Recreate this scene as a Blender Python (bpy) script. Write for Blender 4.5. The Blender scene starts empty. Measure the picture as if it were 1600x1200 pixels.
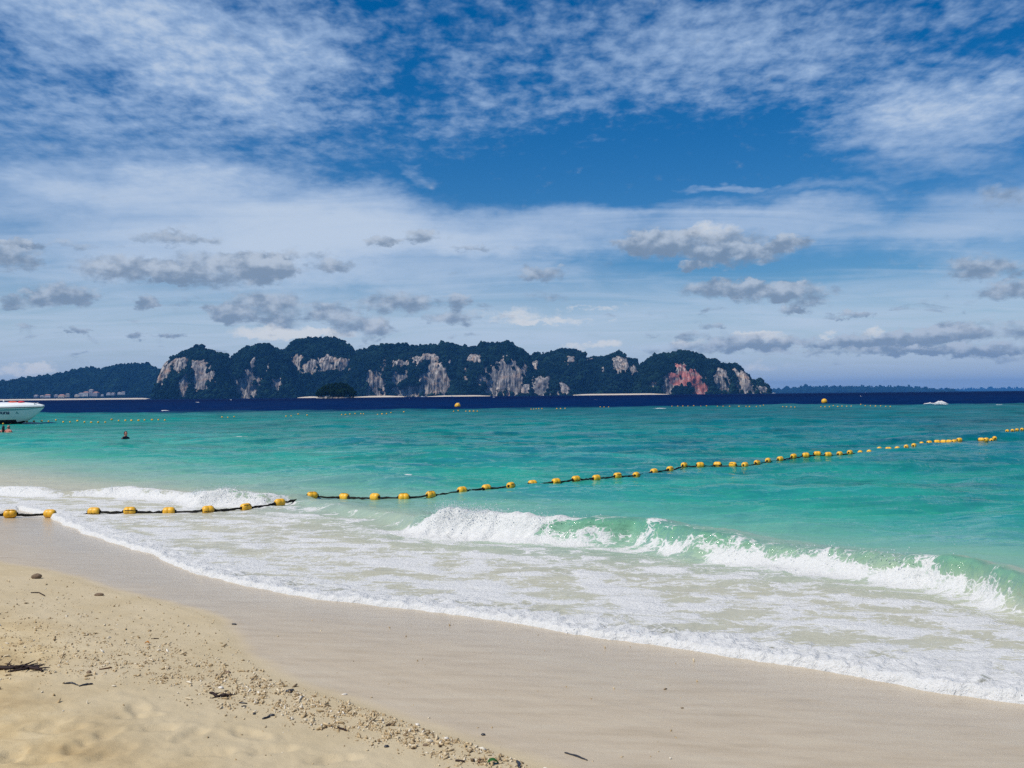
import bpy, bmesh, math, random
import numpy as np
import time; _T0 = time.time()
from mathutils import Vector, Matrix

R = math.radians
random.seed(7); rng = np.random.default_rng(11)
scene = bpy.context.scene
COL = scene.collection

# ------------------------------------------------------------------ camera
FPX = 1467.0; CW, CH = 1600.0, 1200.0
CAMZ = 1.85
PITCH = math.atan(17.6 / FPX); ROLL = 0.0094
F_ = np.array([0, math.cos(PITCH), math.sin(PITCH)])
r0 = np.array([1.0, 0, 0]); u0 = np.array([0, -math.sin(PITCH), math.cos(PITCH)])
RIGHT = r0 * math.cos(ROLL) - u0 * math.sin(ROLL)
UP = u0 * math.cos(ROLL) + r0 * math.sin(ROLL)
cam = bpy.data.cameras.new('camera'); cam_o = bpy.data.objects.new('camera', cam); COL.objects.link(cam_o)
cam.sensor_width = 36.0; cam.lens = FPX / CW * 36.0
cam.clip_start = 0.05; cam.clip_end = 120000
cam_o.matrix_world = Matrix(((RIGHT[0], UP[0], -F_[0], 0), (RIGHT[1], UP[1], -F_[1], 0),
                             (RIGHT[2], UP[2], -F_[2], CAMZ), (0, 0, 0, 1)))
scene.camera = cam_o

# ------------------------------------------------------------------ light set-up
SUN_EL, SUN_AZ = 56.0, -128.0          # azimuth from the view direction (+Y), clockwise
sdir = Vector((math.sin(R(SUN_AZ)) * math.cos(R(SUN_EL)), math.cos(R(SUN_AZ)) * math.cos(R(SUN_EL)), math.sin(R(SUN_EL))))
sun = bpy.data.lights.new('sun', 'SUN'); sun.energy = 4.2; sun.angle = R(0.53); sun.color = (1.0, 0.955, 0.88)
sun_o = bpy.data.objects.new('sun', sun); COL.objects.link(sun_o)
sun_o.rotation_euler = (-sdir).to_track_quat('-Z', 'Y').to_euler(); sun_o.location = (-20, -20, 60)
SKY_STRENGTH = 0.09
scene.view_settings.view_transform = 'Standard'; scene.view_settings.look = 'None'
scene.view_settings.exposure = 0.0; scene.view_settings.gamma = 1.0; scene.view_settings.use_curve_mapping = False
scene.render.engine = 'CYCLES'
scene.cycles.use_denoising = False
scene.cycles.volume_bounces = 0; scene.cycles.max_bounces = 6; scene.cycles.transparent_max_bounces = 12
scene.cycles.sample_clamp_indirect = 6.0

# ------------------------------------------------------------------ pixel helpers (survey of the photograph)
def ray(px, py):
    d = F_ * FPX + RIGHT * (px - 800.0) + UP * (600.0 - py)
    return d
def on_plane(px, py, z=0.0):
    d = ray(px, py); t = (z - CAMZ) / d[2]
    return np.array([d[0] * t, d[1] * t, z])
SN = np.array([0.66, 0.7513]); SS = np.array([-0.7513, 0.66])     # seaward normal, along-shore direction
SHORE_N, SLOPE = 5.5, 0.05
def on_beach(px, py):
    d = ray(px, py)
    a = d[2] + SLOPE * (SN[0] * d[0] + SN[1] * d[1])
    t = (SLOPE * SHORE_N - CAMZ) / a
    return np.array([d[0] * t, d[1] * t, CAMZ + d[2] * t])
def at_depth(px, py, Y):
    d = ray(px, py); return np.array([d[0] / d[1] * Y, Y, CAMZ + d[2] / d[1] * Y])
def sn(p): return float(SS[0] * p[0] + SS[1] * p[1]), float(SN[0] * p[0] + SN[1] * p[1])
def smooth(a, b, x):
    t = np.clip((x - a) / (b - a), 0, 1); return t * t * (3 - 2 * t)

# ------------------------------------------------------------------ numpy noise
_perm = rng.permutation(4096)
_ga = rng.random(4096) * 2 * np.pi
_gx, _gy = np.cos(_ga), np.sin(_ga)
def perlin(x, y, seed=0):
    x = np.asarray(x, float) + seed * 17.31; y = np.asarray(y, float) - seed * 9.77
    xi = np.floor(x).astype(np.int64); yi = np.floor(y).astype(np.int64)
    xf = x - xi; yf = y - yi
    u = xf * xf * xf * (xf * (xf * 6 - 15) + 10); v = yf * yf * yf * (yf * (yf * 6 - 15) + 10)
    def g(ix, iy, fx, fy):
        h = _perm[(_perm[ix & 4095] + iy) & 4095]
        return _gx[h] * fx + _gy[h] * fy
    a = g(xi, yi, xf, yf); b = g(xi + 1, yi, xf - 1, yf)
    c = g(xi, yi + 1, xf, yf - 1); d = g(xi + 1, yi + 1, xf - 1, yf - 1)
    return ((a + (b - a) * u) + ((c + (d - c) * u) - (a + (b - a) * u)) * v) * 1.4
def fbm(x, y, o=4, seed=0, gain=0.5, lac=2.03):
    s = 0; a = 1.0; n = 0
    for i in range(o):
        s = s + a * perlin(x, y, seed + i * 3); n += a; a *= gain; x = x * lac; y = y * lac
    return s / n

# ------------------------------------------------------------------ node helpers
class NT:
    def __init__(s, tree): s.dim = '3D'; s.t = tree; s.n = tree.nodes; s.l = tree.links
    def put(s, v, sock):
        if v is None: return
        if isinstance(v, bpy.types.NodeSocket): s.l.new(v, sock)
        else:
            if isinstance(v, tuple) and len(v) == 3 and sock.type == 'RGBA': v = (*v, 1.0)
            sock.default_value = v
    def math(s, op, a, b=None, c=None, clamp=False):
        n = s.n.new('ShaderNodeMath'); n.operation = op; n.use_clamp = clamp
        for i, v in enumerate((a, b, c)):
            if v is not None: s.put(v, n.inputs[i])
        return n.outputs[0]
    def vec(s, op, a, b=None, c=None):
        n = s.n.new('ShaderNodeVectorMath'); n.operation = op
        for i, v in enumerate((a, b, c)):
            if v is not None: s.put(v, n.inputs[i])
        return n.outputs['Value'] if op in ('LENGTH', 'DOT_PRODUCT', 'DISTANCE') else n.outputs[0]
    def comb(s, x, y, z=0.0):
        n = s.n.new('ShaderNodeCombineXYZ'); s.put(x, n.inputs[0]); s.put(y, n.inputs[1]); s.put(z, n.inputs[2]); return n.outputs[0]
    def sep(s, v):
        n = s.n.new('ShaderNodeSeparateXYZ'); s.put(v, n.inputs[0]); return n.outputs
    def noise(s, v, scale, detail=4, rough=0.5, dist=0.0, lac=2.0, out=0):
        n = s.n.new('ShaderNodeTexNoise'); n.noise_dimensions = s.dim; s.put(v, n.inputs['Vector']); n.inputs['Scale'].default_value = scale
        n.inputs['Detail'].default_value = detail; n.inputs['Roughness'].default_value = rough
        n.inputs['Distortion'].default_value = dist; n.inputs['Lacunarity'].default_value = lac
        return n.outputs[out]
    def voronoi(s, v, scale, feature='F1', rnd=1.0, out=0):
        n = s.n.new('ShaderNodeTexVoronoi'); n.feature = feature; s.put(v, n.inputs['Vector'])
        n.inputs['Scale'].default_value = scale; n.inputs['Randomness'].default_value = rnd
        return n.outputs[out]
    def ramp(s, v, stops, interp='LINEAR'):
        n = s.n.new('ShaderNodeValToRGB'); s.put(v, n.inputs[0]); cr = n.color_ramp; cr.interpolation = interp
        while len(cr.elements) < len(stops): cr.elements.new(0.5)
        for e, (p, c) in zip(cr.elements, stops):
            e.position = p; e.color = (c[0], c[1], c[2], 1) if not isinstance(c, (int, float)) else (c, c, c, 1)
        return n.outputs[0]
    def step(s, v, a, b, lo=0.0, hi=1.0):
        n = s.n.new('ShaderNodeMapRange'); n.interpolation_type = 'SMOOTHSTEP'; s.put(v, n.inputs[0])
        for i, q in enumerate((a, b, lo, hi)): s.put(q, n.inputs[1 + i])
        return n.outputs[0]
    def mix(s, f, a, b, blend='MIX'):
        n = s.n.new('ShaderNodeMix'); n.data_type = 'RGBA'; n.blend_type = blend; n.clamp_factor = True
        s.put(f, n.inputs['Factor'])
        for v, k in ((a, 6), (b, 7)):
            if isinstance(v, tuple) and len(v) == 3: v = (*v, 1)
            s.put(v, n.inputs[k])
        return n.outputs[2]
    def attr(s, name, out='Fac'):
        n = s.n.new('ShaderNodeAttribute'); n.attribute_name = name; return n.outputs[out]
    def bump(s, h, strength, dist, normal=None):
        n = s.n.new('ShaderNodeBump'); s.put(h, n.inputs['Height']); n.inputs['Strength'].default_value = strength
        n.inputs['Distance'].default_value = dist
        if normal is not None: s.put(normal, n.inputs['Normal'])
        return n.outputs[0]
    def node(s, typ, **kw):
        n = s.n.new(typ)
        for k, v in kw.items(): s.put(v, n.inputs[k.replace('_', ' ')])
        return n
def srgb(r, g, b):
    f = lambda c: (c / 255 / 12.92) if c / 255 <= 0.04045 else ((c / 255 + 0.055) / 1.055) ** 2.4
    return (f(r), f(g), f(b))
MATS = {}
def new_mat(name):
    m = bpy.data.materials.new(name); m.use_nodes = True; m.node_tree.nodes.clear(); MATS[name] = m
    t = NT(m.node_tree); out = t.n.new('ShaderNodeOutputMaterial')
    return m, t, out
def plain(name, col, rough=0.6, var=0.25, scale=6.0, spec=0.5, bump=0.0, metal=0.0):
    m, t, out = new_mat(name)
    tc = t.n.new('ShaderNodeTexCoord').outputs['Object']
    n = t.noise(tc, scale, 5, 0.6)
    d = tuple(c * (1 - var) for c in col); h = tuple(min(1, c * (1 + var)) for c in col)
    c = t.ramp(n, [(0.3, d), (0.7, h)])
    p = t.n.new('ShaderNodeBsdfPrincipled'); t.put(c, p.inputs['Base Color']); p.inputs['Roughness'].default_value = rough
    p.inputs['Specular IOR Level'].default_value = spec; p.inputs['Metallic'].default_value = metal
    if bump: t.put(t.bump(n, 0.6, bump), p.inputs['Normal'])
    t.l.new(p.outputs[0], out.inputs[0]); return m

# ------------------------------------------------------------------ sky: Nishita air with layered clouds
def build_world():
    w = bpy.data.worlds.new('World'); scene.world = w; w.use_nodes = True
    w.node_tree.nodes.clear(); t = NT(w.node_tree); t.dim = '2D'
    out = t.n.new('ShaderNodeOutputWorld'); bg = t.n.new('ShaderNodeBackground'); bg.inputs[1].default_value = SKY_STRENGTH
    t.l.new(bg.outputs[0], out.inputs[0])
    sky = t.n.new('ShaderNodeTexSky'); sky.sky_type = 'NISHITA'; sky.sun_disc = False
    sky.sun_elevation = R(SUN_EL); sky.sun_rotation = R(SUN_AZ); sky.altitude = 0
    sky.air_density = 1.0; sky.dust_density = 0.6; sky.ozone_density = 3.0
    tc = t.n.new('ShaderNodeTexCoord').outputs['Generated']
    x, y, z = t.sep(tc)
    az = t.math('MULTIPLY', t.math('ARCTAN2', x, y), 57.29578)
    el = t.math('MULTIPLY', t.math('ARCSINE', z), 57.29578)
    hs = t.n.new('ShaderNodeHueSaturation'); hs.inputs['Hue'].default_value = 0.5
    hs.inputs['Saturation'].default_value = 1.52; hs.inputs['Value'].default_value = 0.88
    t.l.new(sky.outputs[0], hs.inputs['Color'])
    base = t.mix(1.0, hs.outputs[0], (0.86, 0.98, 1.10), 'MULTIPLY')
    zc = t.math('ADD', t.math('MAXIMUM', z, 0.0), 0.10)
    plane = t.comb(t.math('DIVIDE', x, zc), t.math('DIVIDE', y, zc), 0.0)
    sph = t.comb(az, el, 0.0)
    # large soft warp so that no edge is a clean ellipse
    wn = t.noise(t.vec('MULTIPLY', sph, (0.10, 0.22, 1)), 1.0, 5, 0.62, out=1)
    warp = t.vec('MULTIPLY_ADD', wn, (13.0, 3.6, 0.0), (-6.5, -1.8, 0.0))
    sw = t.vec('ADD', sph, warp)
    def angles(px, py):
        d = ray(px, py); d = d / np.linalg.norm(d)
        return math.degrees(math.atan2(d[0], d[1])), math.degrees(math.asin(d[2]))
    def blob(acc, src, px, py, sx, sy, amp, rot=0.0):
        a0, e0 = angles(px, py); k = 57.3 / FPX
        v = t.vec('MULTIPLY_ADD', src, (1 / (sx * k), 1 / (sy * k), 0), (-a0 / (sx * k), -e0 / (sy * k), 0))
        if rot:
            vx, vy, _ = t.sep(v)
            v = t.comb(vx, t.math('MULTIPLY_ADD', vx, rot, vy), 0)
        g = t.math('MULTIPLY_ADD', t.vec('DOT_PRODUCT', v, v), -0.45, 1.0, clamp=True)
        return g, (t.math('MULTIPLY_ADD', g, amp, acc) if acc is not None else t.math('MULTIPLY', g, amp))
    # --- high veil coverage
    veil = t.math('MULTIPLY', t.noise(t.vec('MULTIPLY', sph, (0.035, 0.07, 1)), 1.0, 3, 0.5), 0.30)
    for b in [(330, 60, 200, 60, .85), (110, 60, 170, 90, .42), (430, 160, 130, 42, .42), (240, 165, 220, 50, .25), (90, 225, 170, 55, .36),
              (480, 222, 230, 34, .30, .10), (760, 178, 340, 24, .30, .14), (950, 70, 260, 70, .34), (1120, 90, 220, 70, .30), (1360, 70, 260, 75, .30),
              (1430, 188, 150, 40, .62), (1570, 170, 120, 60, .42), (1410, 262, 100, 14, .36), (300, 290, 170, 38, .50, -.15),
              (450, 335, 220, 45, .62), (650, 345, 220, 40, .52), (180, 375, 280, 60, .45), (520, 400, 340, 42, .5), (60, 315, 100, 30, .4),
              (1090, 345, 170, 22, .60), (1350, 352, 260, 34, .45), (1570, 335, 110, 50, .35), (1085, 297, 60, 7, .75, .3), (690, 279, 46, 9, .7, .2), (860, 262, 120, 8, .35, .1), (1240, 300, 90, 7, .4, .15), (1000, 215, 160, 9, .35, .1),
              (820, 365, 120, 30, .42), (1250, 412, 170, 30, -.35), (930, 405, 100, 20, -.22), (1000, 235, 260, 50, -.35), (850, 285, 200, 30, -.25),
              (150, 115, 60, 40, -.25), (530, 130, 50, 30, -.2)]:
        _, veil = blob(veil, sw, *b)
    low = t.step(el, 10.5, 3.0, 0.0, 0.80)
    veil = t.math('ADD', veil, low)
    # fine structure: streaked cirrus + mackerel cells high up
    rotp = t.n.new('ShaderNodeMapping'); t.put(plane, rotp.inputs[0]); rotp.inputs['Rotation'].default_value = (0, 0, R(20)); rotp.inputs['Scale'].default_value = (0.75, 2.0, 1)
    streak = t.noise(rotp.outputs[0], 1.5, 8, 0.62, 0.7)
    cells = t.math('MULTIPLY_ADD', t.noise(t.vec('MULTIPLY', plane, (1, 0.8, 1)), 19.0, 3, 0.6, 0.1), 0.62, t.math('MULTIPLY', t.noise(plane, 6.0, 3, 0.55), 0.38))
    hi = t.step(el, 9.0, 17.0)
    cells_a = t.math('MULTIPLY', t.math('SUBTRACT', cells, 0.5), t.math('MULTIPLY_ADD', hi, 2.1, 0.10))
    tex = t.math('ADD', t.math('MULTIPLY', t.math('SUBTRACT', streak, 0.5), t.math('MULTIPLY_ADD', hi, -0.75, 1.35)), cells_a)
    veil_n = t.math('MULTIPLY_ADD', tex, t.math('MULTIPLY_ADD', hi, 0.25, 0.58), veil)
    cover = t.step(veil_n, 0.10, 1.22, 0.0, 0.90)
    vcol = t.mix(t.step(el, 2.0, 17.0), tuple(c * 11.1 for c in (0.54, 0.65, 0.79)), tuple(c * 11.1 for c in (0.33, 0.47, 0.70)))
    vcol = t.mix(t.step(veil_n, 0.92, 1.6), vcol, tuple(c * 11.1 for c in (0.56, 0.66, 0.80)))
    col = t.mix(cover, base, vcol)
    # --- horizon haze of the air itself
    hz = t.step(el, 5.0, -0.5, 0.0, 0.62)
    col = t.mix(hz, col, tuple(c * 11.1 for c in (0.42, 0.52, 0.66)))
    # --- bright sunlit cumulus far off near the horizon
    cw = t.noise(t.vec('MULTIPLY', sph, (0.9, 1.5, 1)), 1.0, 6, 0.62, out=1)
    sc_ = t.vec('ADD', sph, t.vec('MULTIPLY_ADD', cw, (2.2, 1.1, 0), (-1.1, -0.55, 0)))
    fine = t.noise(t.vec('MULTIPLY', sph, (0.75, 1.3, 1)), 1.0, 6, 0.55)
    br = None
    for b in [(430, 519, 62, 9, 1.0), (500, 522, 60, 5, .7), (35, 579, 34, 8, .8), (80, 573, 20, 6, .6), (1205, 527, 25, 8, .9), (1165, 523, 20, 6, .8),
              (1365, 520, 16, 8, .8), (1290, 525, 14, 6, .7), (950, 537, 22, 8, .9), (905, 541, 20, 6, .7), (1080, 536, 30, 6, .7), (1190, 572, 34, 7, .6),
              (810, 492, 80, 10, .62), (870, 503, 80, 4, .6), (940, 482, 60, 3, .5), (1110, 362, 46, 13, .72), (1520, 512, 26, 8, .55), (585, 505, 20, 12, .6), (1250, 550, 60, 4, .4)]:
        _, br = blob(br, sc_, *b)
    brm = t.step(t.math('MULTIPLY_ADD', t.math('SUBTRACT', fine, 0.5), 1.1, br), 0.25, 0.85, 0.0, 0.80)
    col = t.mix(brm, col, tuple(c * 11.1 for c in (0.72, 0.74, 0.76)))
    # --- grey cumulus
    gr = None; lift = None
    for b in [(28, 398, 30, 17), (195, 420, 56, 18), (265, 430, 24, 12), (350, 422, 92, 22), (420, 418, 34, 18), (100, 460, 38, 15), (38, 470, 26, 11), (230, 472, 15, 11),
              (420, 484, 68, 24), (352, 490, 22, 13), (530, 497, 26, 24), (583, 513, 22, 17), (625, 473, 52, 15), (715, 473, 18, 11), (708, 497, 40, 9),
              (655, 369, 24, 9), (600, 379, 28, 6), (520, 416, 28, 9), (270, 374, 56, 10), (845, 428, 34, 10), (1020, 380, 40, 20), (1090, 380, 100, 18), (1150, 400, 60, 14),
              (1235, 380, 26, 12), (1085, 415, 22, 6), (1120, 450, 54, 12), (1190, 456, 42, 15), (1255, 458, 36, 16), (1535, 418, 48, 16), (1575, 455, 38, 11),
              (1240, 485, 22, 5), (1110, 508, 20, 5), (1565, 305, 44, 17), (1080, 526, 22, 6), (1550, 517, 80, 13), (1460, 528, 56, 10), (1380, 532, 66, 10),
              (1300, 535, 50, 7), (1180, 533, 60, 9), (1120, 543, 90, 9), (120, 513, 14, 6), (262, 526, 20, 4), (208, 524, 14, 5), (1400, 548, 120, 6), (1540, 548, 100, 7), (1330, 493, 30, 4),
              (60, 380, 90, 5), (740, 388, 60, 4), (450, 398, 70, 5)]:
        px, py, sx, sy = b
        amp = 1.0 if py < 500 or px < 1000 else 0.8
        if (px, py) in ((1565, 305), (60, 380), (740, 388), (450, 398)): amp = 0.55
        g, gr = blob(gr, sc_, px, py, sx, sy, amp)
        e0 = angles(px, py)[1]; k = 57.3 / FPX
        rel = t.math('MULTIPLY_ADD', el, 1 / (sy * k), -e0 / (sy * k))
        lift = t.math('MULTIPLY', g, rel) if lift is None else t.math('MULTIPLY_ADD', g, rel, lift)
    frag = t.noise(t.vec('MULTIPLY', sph, (0.30, 0.95, 1)), 1.0, 6, 0.58, 0.4)
    fb_ = t.math('MULTIPLY', t.step(el, 8.5, 5.0), t.step(el, 0.6, 1.6))
    gr = t.math('MULTIPLY_ADD', t.math('MULTIPLY', t.step(frag, 0.55, 0.76), fb_), 0.65, gr)
    gd = t.math('MULTIPLY_ADD', t.math('SUBTRACT', fine, 0.5), 1.35, gr)
    grm = t.step(gd, 0.14, 1.02, 0.0, 0.88)
    billow = t.noise(t.vec('MULTIPLY', sph, (0.8, 1.2, 1)), 1.3, 4, 0.5)
    sh = t.math('MULTIPLY_ADD', lift, 0.50, t.math('MULTIPLY_ADD', t.math('SUBTRACT', billow, 0.5), 2.2, 0.28))
    gcol = t.mix(t.step(sh, -0.15, 1.0), tuple(c * 11.1 for c in (0.195, 0.272, 0.385)), tuple(c * 11.1 for c in (0.47, 0.545, 0.65)))
    col = t.mix(grm, col, gcol)
    t.l.new(col, bg.inputs[0])
    w.cycles.sampling_method = 'MANUAL'; w.cycles.sample_map_resolution = 512
build_world()

# ------------------------------------------------------------------ object helpers
def tag(o, label=None, cat=None, group=None, kind=None):
    if label: o['label'] = label
    if cat: o['category'] = cat
    if group: o['group'] = group
    if kind: o['kind'] = kind
    return o
def link(name, mesh, mat=None, parent=None, smooth_=False):
    o = bpy.data.objects.new(name, mesh); COL.objects.link(o)
    if mat and not mesh.materials: mesh.materials.append(mat)
    if parent: o.parent = parent
    if smooth_: mesh.shade_smooth()
    return o
def empty(name, loc=(0, 0, 0), rz=0):
    o = bpy.data.objects.new(name, None); COL.objects.link(o); o.location = loc; o.rotation_euler = (0, 0, rz)
    o.empty_display_size = 0.1; return o
def mesh_np(name, V, Fq):
    """V (n,3), Fq (m,k) equal-sided faces"""
    V = np.asarray(V, np.float32); Fq = np.asarray(Fq, np.int32); m, k = Fq.shape
    me = bpy.data.meshes.new(name); me.vertices.add(len(V)); me.vertices.foreach_set('co', V.ravel())
    me.loops.add(m * k); me.loops.foreach_set('vertex_index', Fq.ravel())
    me.polygons.add(m); me.polygons.foreach_set('loop_start', np.arange(0, m * k, k, dtype=np.int32))
    me.update(calc_edges=True); me.validate(); return me
def fattr(me, name, vals):
    a = me.attributes.new(name, 'FLOAT', 'POINT'); a.data.foreach_set('value', np.asarray(vals, np.float32).ravel())
def cattr(me, name, vals):
    a = me.attributes.new(name, 'FLOAT_COLOR', 'POINT')
    v = np.ones((len(vals), 4), np.float32); v[:, :3] = vals; a.data.foreach_set('color', v.ravel())
def grid_faces(nr, nc, wrap=False):
    i = np.arange(nr - 1)[:, None]; j = np.arange(nc if wrap else nc - 1)[None, :]; j2 = (j + 1) % nc
    a = i * nc + j; b = i * nc + j2; c = (i + 1) * nc + j2; d = (i + 1) * nc + j
    return np.stack([a, b, c, d], -1).reshape(-1, 4)
def bm_mesh(name, bm):
    me = bpy.data.meshes.new(name); bm.to_mesh(me); bm.free(); return me
ICO = None
def ico_data(sub):
    bm = bmesh.new(); bmesh.ops.create_icosphere(bm, subdivisions=sub, radius=1.0)
    v = np.array([q.co[:] for q in bm.verts]); f = np.array([[q.index for q in p.verts] for p in bm.faces]); bm.free(); return v, f
ICO1 = ico_data(1); ICO2 = ico_data(2); ICO3 = ico_data(3)
def rand_rot(n):
    q = rng.normal(size=(n, 4)); q /= np.linalg.norm(q, axis=1)[:, None]; w, x, y, z = q.T
    return np.stack([np.stack([1 - 2 * (y * y + z * z), 2 * (x * y - z * w), 2 * (x * z + y * w)], -1),
                     np.stack([2 * (x * y + z * w), 1 - 2 * (x * x + z * z), 2 * (y * z - x * w)], -1),
                     np.stack([2 * (x * z - y * w), 2 * (y * z + x * w), 1 - 2 * (x * x + y * y)], -1)], -2)
def scatter(base, pos, scl, jitter=0.25):
    """many randomly turned copies of a base shape as one vertex/face array"""
    v, f = base; n = len(pos)
    loc = v[None] * scl[:, None, :]
    loc = loc * (1 + rng.uniform(-jitter, jitter, (n, len(v), 1)))
    rot = rand_rot(n)
    loc = np.einsum('nij,nkj->nki', rot, loc) + pos[:, None, :]
    return loc.reshape(-1, 3), (f[None] + (np.arange(n) * len(v))[:, None, None]).reshape(-1, f.shape[1])

# ------------------------------------------------------------------ shore curves (surveyed from the photograph)
def curve_sn(pts, conv):
    q = sorted([sn(conv(*p[:2])) + tuple(p[2:]) for p in pts]); return np.array(q)
front = curve_sn([(0, 798), (30, 797), (60, 804), (95, 816), (130, 834), (180, 850), (230, 865), (270, 882), (300, 896), (350, 907), (400, 919),
                  (450, 931), (500, 938), (550, 942), (600, 948), (700, 958), (760, 968), (850, 981), (930, 996), (1000, 1007), (1060, 1013),
                  (1130, 1026), (1200, 1036), (1270, 1047), (1330, 1056), (1380, 1067), (1440, 1079), (1500, 1087), (1560, 1095), (1600, 1099)], on_beach)
wet = curve_sn([(0, 880), (60, 889), (120, 903), (180, 924), (270, 944), (335, 962), (362, 985), (370, 1003), (388, 1025), (430, 1053), (480, 1074),
                (540, 1092), (600, 1112), (680, 1140), (750, 1163), (830, 1190), (860, 1200), (1000, 1260)], on_beach)
crest = []
for (x, y, h, f) in [(-90, 757, .15, .8), (0, 758, .15, .7), (60, 761, .15, .8), (100, 768, .08, .45), (150, 762, .13, .7), (200, 759, .17, .85), (250, 765, .15, .75), (300, 770, .12, .7),
                     (325, 765, .25, 1.1), (360, 761, .28, 1.1), (420, 769, .20, .8), (465, 777, .08, .35), (540, 790, .09, .12), (600, 800, .09, .1),
                     (650, 806, .15, .3), (680, 800, .27, .95), (710, 791, .34, 1.1), (750, 792, .34, 1.1), (800, 799, .30, 1.0), (850, 805, .28, .8), (900, 808, .27, .55),
                     (950, 808, .28, .42), (1000, 805, .30, .32), (1050, 814, .29, .40), (1100, 823, .29, .30), (1150, 831, .26, .42), (1200, 840, .24, .48), (1300, 852, .23, .50),
                     (1400, 863, .24, .54), (1450, 864, .26, .50), (1520, 868, .30, .36), (1560, 878, .30, .28), (1600, 889, .30, .18), (1720, 914, .28, .15)]:
    p = on_plane(x, y, h); crest.append(sn(p) + (h, f))
crest = np.array(sorted(crest))
def ip(tab, s, k):
    """linear interpolation, smoothed, held constant outside"""
    return np.interp(s, tab[:, 0], tab[:, k])
def n_front(s): return ip(front, s, 1)
def n_wet(s): return ip(wet, s, 1)

def sand_z(X, Y, detail=True):
    s = SS[0] * X + SS[1] * Y; n = SN[0] * X + SN[1] * Y
    d = SHORE_N - n
    z = np.where(d > 0, SLOPE * d, np.maximum(SLOPE * d, -3.0))
    z = np.where(d > 6, SLOPE * 6 + (d - 6) * 0.02, z)
    if detail:
        dry = smooth(0.05, 0.9, n_wet(s) - n)
        upper = smooth(1.2, 2.2, n_wet(s) - n)
        z = z + 0.008 * smooth(-0.02, 0.12, n_wet(s) - n)
        lump = fbm(X * 2.6, Y * 2.6, 4, 5)
        z = z + upper * (0.045 * lump - 0.02 * np.abs(fbm(X * 3.7, Y * 3.7, 3, 9))) + dry * 0.008 * fbm(X * 11, Y * 11, 3, 2) + upper * 0.012 * fbm(X * 7, Y * 7, 3, 33)
        z = z + 0.0035 * fbm(s * 2.0, n * 9.0, 3, 14) * (1 - upper)
    return z
# old footprints trodden into the loose upper sand
prints = []
for (x, y) in [(75, 1135), (95, 1142), (215, 1110), (212, 1121), (120, 1170), (175, 1180), (60, 1190), (10, 1188), (330, 1178), (300, 1150), (420, 1175), (250, 1140), (160, 1152), (390, 1150), (520, 1190)]:
    p = on_beach(x, y); prints.append((p[0], p[1], random.uniform(0, 3.1)))
def prints_z(X, Y):
    z = np.zeros_like(X)
    for (px, py, a) in prints:
        m = (np.abs(X - px) < 0.4) & (np.abs(Y - py) < 0.4)
        if not m.any(): continue
        u = (X[m] - px) * math.cos(a) + (Y[m] - py) * math.sin(a); v = -(X[m] - px) * math.sin(a) + (Y[m] - py) * math.cos(a)
        d = np.sqrt((u / 0.13) ** 2 + (v / 0.06) ** 2)
        z[m] += -0.016 * (1 - smooth(0.3, 1.15, d + .5 * fbm(X[m] * 14, Y[m] * 14, 2, 77))) + 0.004 * np.exp(-((d - 1.25) / 0.3) ** 2)
    return z

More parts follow.
